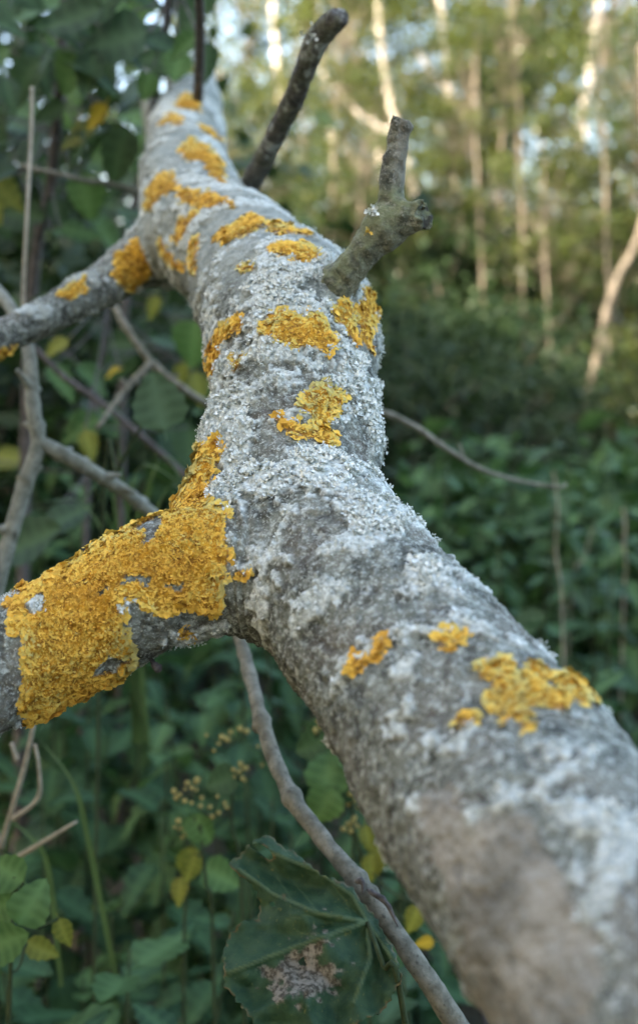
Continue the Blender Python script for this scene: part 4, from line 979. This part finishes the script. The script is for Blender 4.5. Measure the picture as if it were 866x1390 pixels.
tree_px('pale broken trunk in the middle of the sunny wood', [(640, 120, 12), (660, 205, 12), (676, 270, 12), (692, 340, 12), (704, 400, 12), (712, 470, 12)], 0.060, 0.081, M['birch'], [(660, -40, 12, .9)])
tree_px('short pale stem low in the dark thicket at the right', [(716, 440, 9), (720, 500, 9), (726, 580, 9)], 0.048, 0.062, M['birch'], [])
tree_px('thin pale tree behind the dark side branch', [(425, -120, 10), (432, 0, 10), (446, 130, 10), (458, 220, 10), (470, 330, 10)], 0.042, 0.062, M['birch'], [(420, -180, 10, .9)], forks=[([(450, 160, 10), (475, 110, 10), (500, 70, 10)], 0.018)])
tree_px('leaning pale stem between the dark branch and the bright tree', [(470, -80, 13), (480, 60, 13), (505, 170, 13), (525, 300, 13), (535, 430, 13)], 0.060, 0.087, M['birch'], [(470, -200, 13, 1.0)])
tree_px('grey tree at the right edge beneath the sky gaps', [(900, -60, 12), (880, 100, 12), (862, 260, 12), (850, 420, 12)], 0.066, 0.093, M['forestbark'], [(880, -120, 12, 1.1)])
tree_px('thin pale tree just left of the sunlit twin tree', [(720, -120, 14), (728, 40, 14), (736, 200, 14), (740, 380, 14), (742, 500, 14)], 0.066, 0.093, M['birch'], [(700, -150, 14, 1.2)])
tree_px('pale tree glimpsed above the bend of the trunk', [(370, -120, 12), (372, 20, 12), (380, 160, 12), (390, 300, 12)], 0.066, 0.087, M['birch'], [(340, -160, 12, 1.0)])
# small understorey trees with low crowns
NAMED = [(372, 'pale tree above the trunk bend'), (446, 'tree behind the dark branch'), (535, 'bright slim tree'), (610, 'slender pale tree'), (680, 'broken pale trunk'), (738, 'thin pale tree'), (783, 'sunlit twin tree'), (868, 'grey tree at the edge')]
und = [(470, 330, 9.5, .5), (520, 400, 8.5, .5), (640, 330, 12.5, .7), (700, 180, 14, .8), (830, 200, 13, .8), (560, 40, 14, .8), (660, 20, 13, .7), (780, 400, 12, .6), (850, 420, 10, .5), (420, 120, 14, .7),
       (600, 230, 15, .8), (900, 300, 9, .5), (330, 30, 14, .8), (380, 230, 11, .6), (700, 420, 13, .6), (760, 20, 16, .9), (500, 200, 7.6, .38), (640, 120, 7.8, .36), (740, 260, 7.4, .36), (820, 60, 7.6, .4), (560, 300, 8, .36), (450, 20, 8, .4), (880, 170, 8, .4), (690, 20, 8.5, .45), (610, 150, 9.0, .42), (530, 120, 9.6, .45), (660, 280, 9.4, .42), (800, 300, 9.0, .4), (760, 140, 9.2, .42), (850, 300, 9.5, .42), (400, 60, 9.5, .4), (480, 90, 10.2, .5), (720, 360, 9.8, .4), (590, 380, 10, .5), (340, 200, 10, .45), (300, 130, 10.5, .42)]
for i, (px, py, z, sc) in enumerate(und):
    near_t = min(NAMED, key=lambda t_: abs(t_[0] - px)); side_ = 'left' if px < near_t[0] else 'right'
    tree_px(('%s leafy tree, crown %s, %s of the %s' % ('nearer' if z < 9 else 'distant', 'high up' if py < 130 else 'low' if py > 320 else 'at mid height', side_, near_t[1])), [(px, py - 40, z), (px + random.uniform(-15, 15), py + 60, z), (px + random.uniform(-20, 20), min(py + 220, 540), z)], .014, .028, M['forestbark'], [(px, py, z, sc), (px + random.uniform(-60, 60), py + random.uniform(40, 120), z + .6, sc * .8)], name='understorey_tree', group='understorey trees of the dappled wood')
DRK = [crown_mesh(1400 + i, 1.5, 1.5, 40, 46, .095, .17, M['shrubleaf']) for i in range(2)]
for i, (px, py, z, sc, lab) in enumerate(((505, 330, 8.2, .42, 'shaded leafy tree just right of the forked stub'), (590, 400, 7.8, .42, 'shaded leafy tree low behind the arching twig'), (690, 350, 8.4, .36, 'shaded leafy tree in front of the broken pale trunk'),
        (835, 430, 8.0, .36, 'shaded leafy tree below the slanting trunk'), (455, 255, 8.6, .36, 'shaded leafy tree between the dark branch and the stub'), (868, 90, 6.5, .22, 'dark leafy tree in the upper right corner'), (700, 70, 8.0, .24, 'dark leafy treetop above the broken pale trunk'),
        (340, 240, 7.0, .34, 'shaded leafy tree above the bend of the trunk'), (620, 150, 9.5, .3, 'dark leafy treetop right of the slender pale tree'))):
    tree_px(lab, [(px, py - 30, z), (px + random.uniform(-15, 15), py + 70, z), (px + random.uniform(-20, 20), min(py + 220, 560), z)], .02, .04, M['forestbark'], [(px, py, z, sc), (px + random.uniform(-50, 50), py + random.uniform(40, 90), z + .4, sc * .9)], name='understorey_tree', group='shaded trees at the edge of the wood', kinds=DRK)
def shrub(px, z, sc, label, group, up=.85, kinds=None):
    b = ground_at(px, z); e = thing('thicket_shrub', label, 'shrub', b, group); cm, lm = random.choice(kinds or SHB); rot = random.uniform(0, 6.28)
    for nm, me in (('crown', cm), ('limbs', lm)):
        o = link(nm, me, e); o.location = (0, 0, up * sc); o.rotation_euler = (0, 0, rot); o.scale = (sc, sc, sc)
        if nm == 'crown': o['kind'] = 'stuff'
ORD = ['first', 'second', 'third', 'fourth', 'fifth', 'sixth', 'seventh', 'eighth', 'ninth', 'tenth', 'eleventh', 'twelfth', 'thirteenth', 'fourteenth', 'fifteenth', 'sixteenth']
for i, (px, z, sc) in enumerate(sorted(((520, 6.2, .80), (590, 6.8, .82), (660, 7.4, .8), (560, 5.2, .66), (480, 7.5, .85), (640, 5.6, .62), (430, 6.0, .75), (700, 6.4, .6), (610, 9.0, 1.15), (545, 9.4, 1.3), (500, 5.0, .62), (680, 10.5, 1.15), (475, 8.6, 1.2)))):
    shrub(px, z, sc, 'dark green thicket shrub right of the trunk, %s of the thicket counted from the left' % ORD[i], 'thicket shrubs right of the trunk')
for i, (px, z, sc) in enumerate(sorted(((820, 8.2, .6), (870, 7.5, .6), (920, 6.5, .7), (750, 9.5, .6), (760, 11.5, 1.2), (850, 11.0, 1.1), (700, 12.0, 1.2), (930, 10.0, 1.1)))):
    shrub(px, z, sc, 'green shrub at the foot of the pale trees, %s from the left' % ORD[i], 'shrubs at the foot of the pale trees', kinds=SUN)
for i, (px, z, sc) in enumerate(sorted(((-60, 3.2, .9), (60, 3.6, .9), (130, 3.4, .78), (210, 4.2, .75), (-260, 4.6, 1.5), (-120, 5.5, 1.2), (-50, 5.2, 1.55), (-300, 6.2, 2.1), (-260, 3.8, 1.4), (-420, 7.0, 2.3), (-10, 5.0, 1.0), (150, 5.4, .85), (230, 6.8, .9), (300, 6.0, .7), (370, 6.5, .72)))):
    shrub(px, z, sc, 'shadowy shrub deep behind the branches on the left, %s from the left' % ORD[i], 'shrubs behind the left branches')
# far edge of the wood: reads as one mass
fv, ft_, ftt, off = [], [], [], 0
rr = random.Random(3)
for i in range(44):
    z = rr.uniform(16, 36); px = rr.uniform(-500, 1500); low = i % 5 < 3; cm = FAR[i % 3][0]
    nv = len(cm.vertices); a = np.empty(nv * 3, np.float32); cm.vertices.foreach_get('co', a); a = a.reshape(-1, 3)
    tq = np.empty(len(cm.loops), np.int32); cm.loops.foreach_get('vertex_index', tq); at = np.empty(nv, np.float32); cm.attributes['tint'].data.foreach_get('value', at)
    rot = rr.uniform(0, 6.28); cr_, sr_ = math.cos(rot), math.sin(rot); sc = rr.uniform(.55, .8) if low else rr.uniform(.8, 1.2)
    b = ground_at(px, z); a = np.stack([a[:, 0] * cr_ - a[:, 1] * sr_, a[:, 0] * sr_ + a[:, 1] * cr_, a[:, 2]], -1) * sc + b + np.array([0, 0, rr.uniform(.3, 1.2) if low else rr.uniform(2.4, 5.0)])
    fv.append(a); ft_.append(tq.reshape(-1, 3) + off); ftt.append(at); off += nv
tag(link('woodland', np_mesh('woodland', np.vstack(fv), np.vstack(ft_), M['farleaf'], {'tint': np.concatenate(ftt)}, False)), 'sunlit leafy wood closing the view far behind', 'wood', kind='stuff')
# unseen trees added to block the sun; they keep the near trunk in shade
def shade_tree(x, y, h, label):
    e = thing('shade_tree', label, 'tree', (x, y, 0))
    pth = catmull(np.array([[0, 0, -.05], [.1, .05, h * .4], [-.05, .1, h * .75], [.1, 0, h]]), 6); tube_obj('trunk', pth, np.linspace(.16, .04, len(pth)), M['forestbark'], e, None, 12, .01, 4)
    for q_ in range(7):
        cm, lm = FAR[q_ % 3]; a = q_ * 2.4
        for nm, me in (('crown', cm), ('limbs', lm)):
            o = link(nm, me, e); o.location = (math.cos(a) * 1.1, math.sin(a) * 1.1, h * (.38 + .09 * q_)); o.rotation_euler = (0, 0, a); o.scale = (.75, .75, .5)
            if nm == 'crown': o['kind'] = 'stuff'
for x, y, h, lab in ((-2.0, -4.6, 5.8, 'added leafy shade tree close behind the viewer, left of the leaning tree'), (-4.6, -4.4, 6.0, 'added leafy shade tree farther to the left behind the viewer'), (.4, -5.6, 6.2, 'added leafy shade tree straight behind the viewer'),
                     (-7.2, -3.6, 6.0, 'added leafy shade tree at the far left behind the viewer'), (-5.6, -1.0, 6.0, 'added leafy shade tree beyond the left edge of the view, level with the viewer'), (-3.7, -2.2, 6.0, 'added leafy shade tree just left of the viewer, out of view'), (-5.4, -2.9, 6.8, 'tall added leafy shade tree at the left, out of view'), (-6.8, 1.6, 5.4, 'added leafy shade tree beyond the left edge of the view, farther on'), (-3.2, -6.8, 6.6, 'tallest added leafy shade tree behind the viewer')):
    shade_tree(x, y, h, lab)
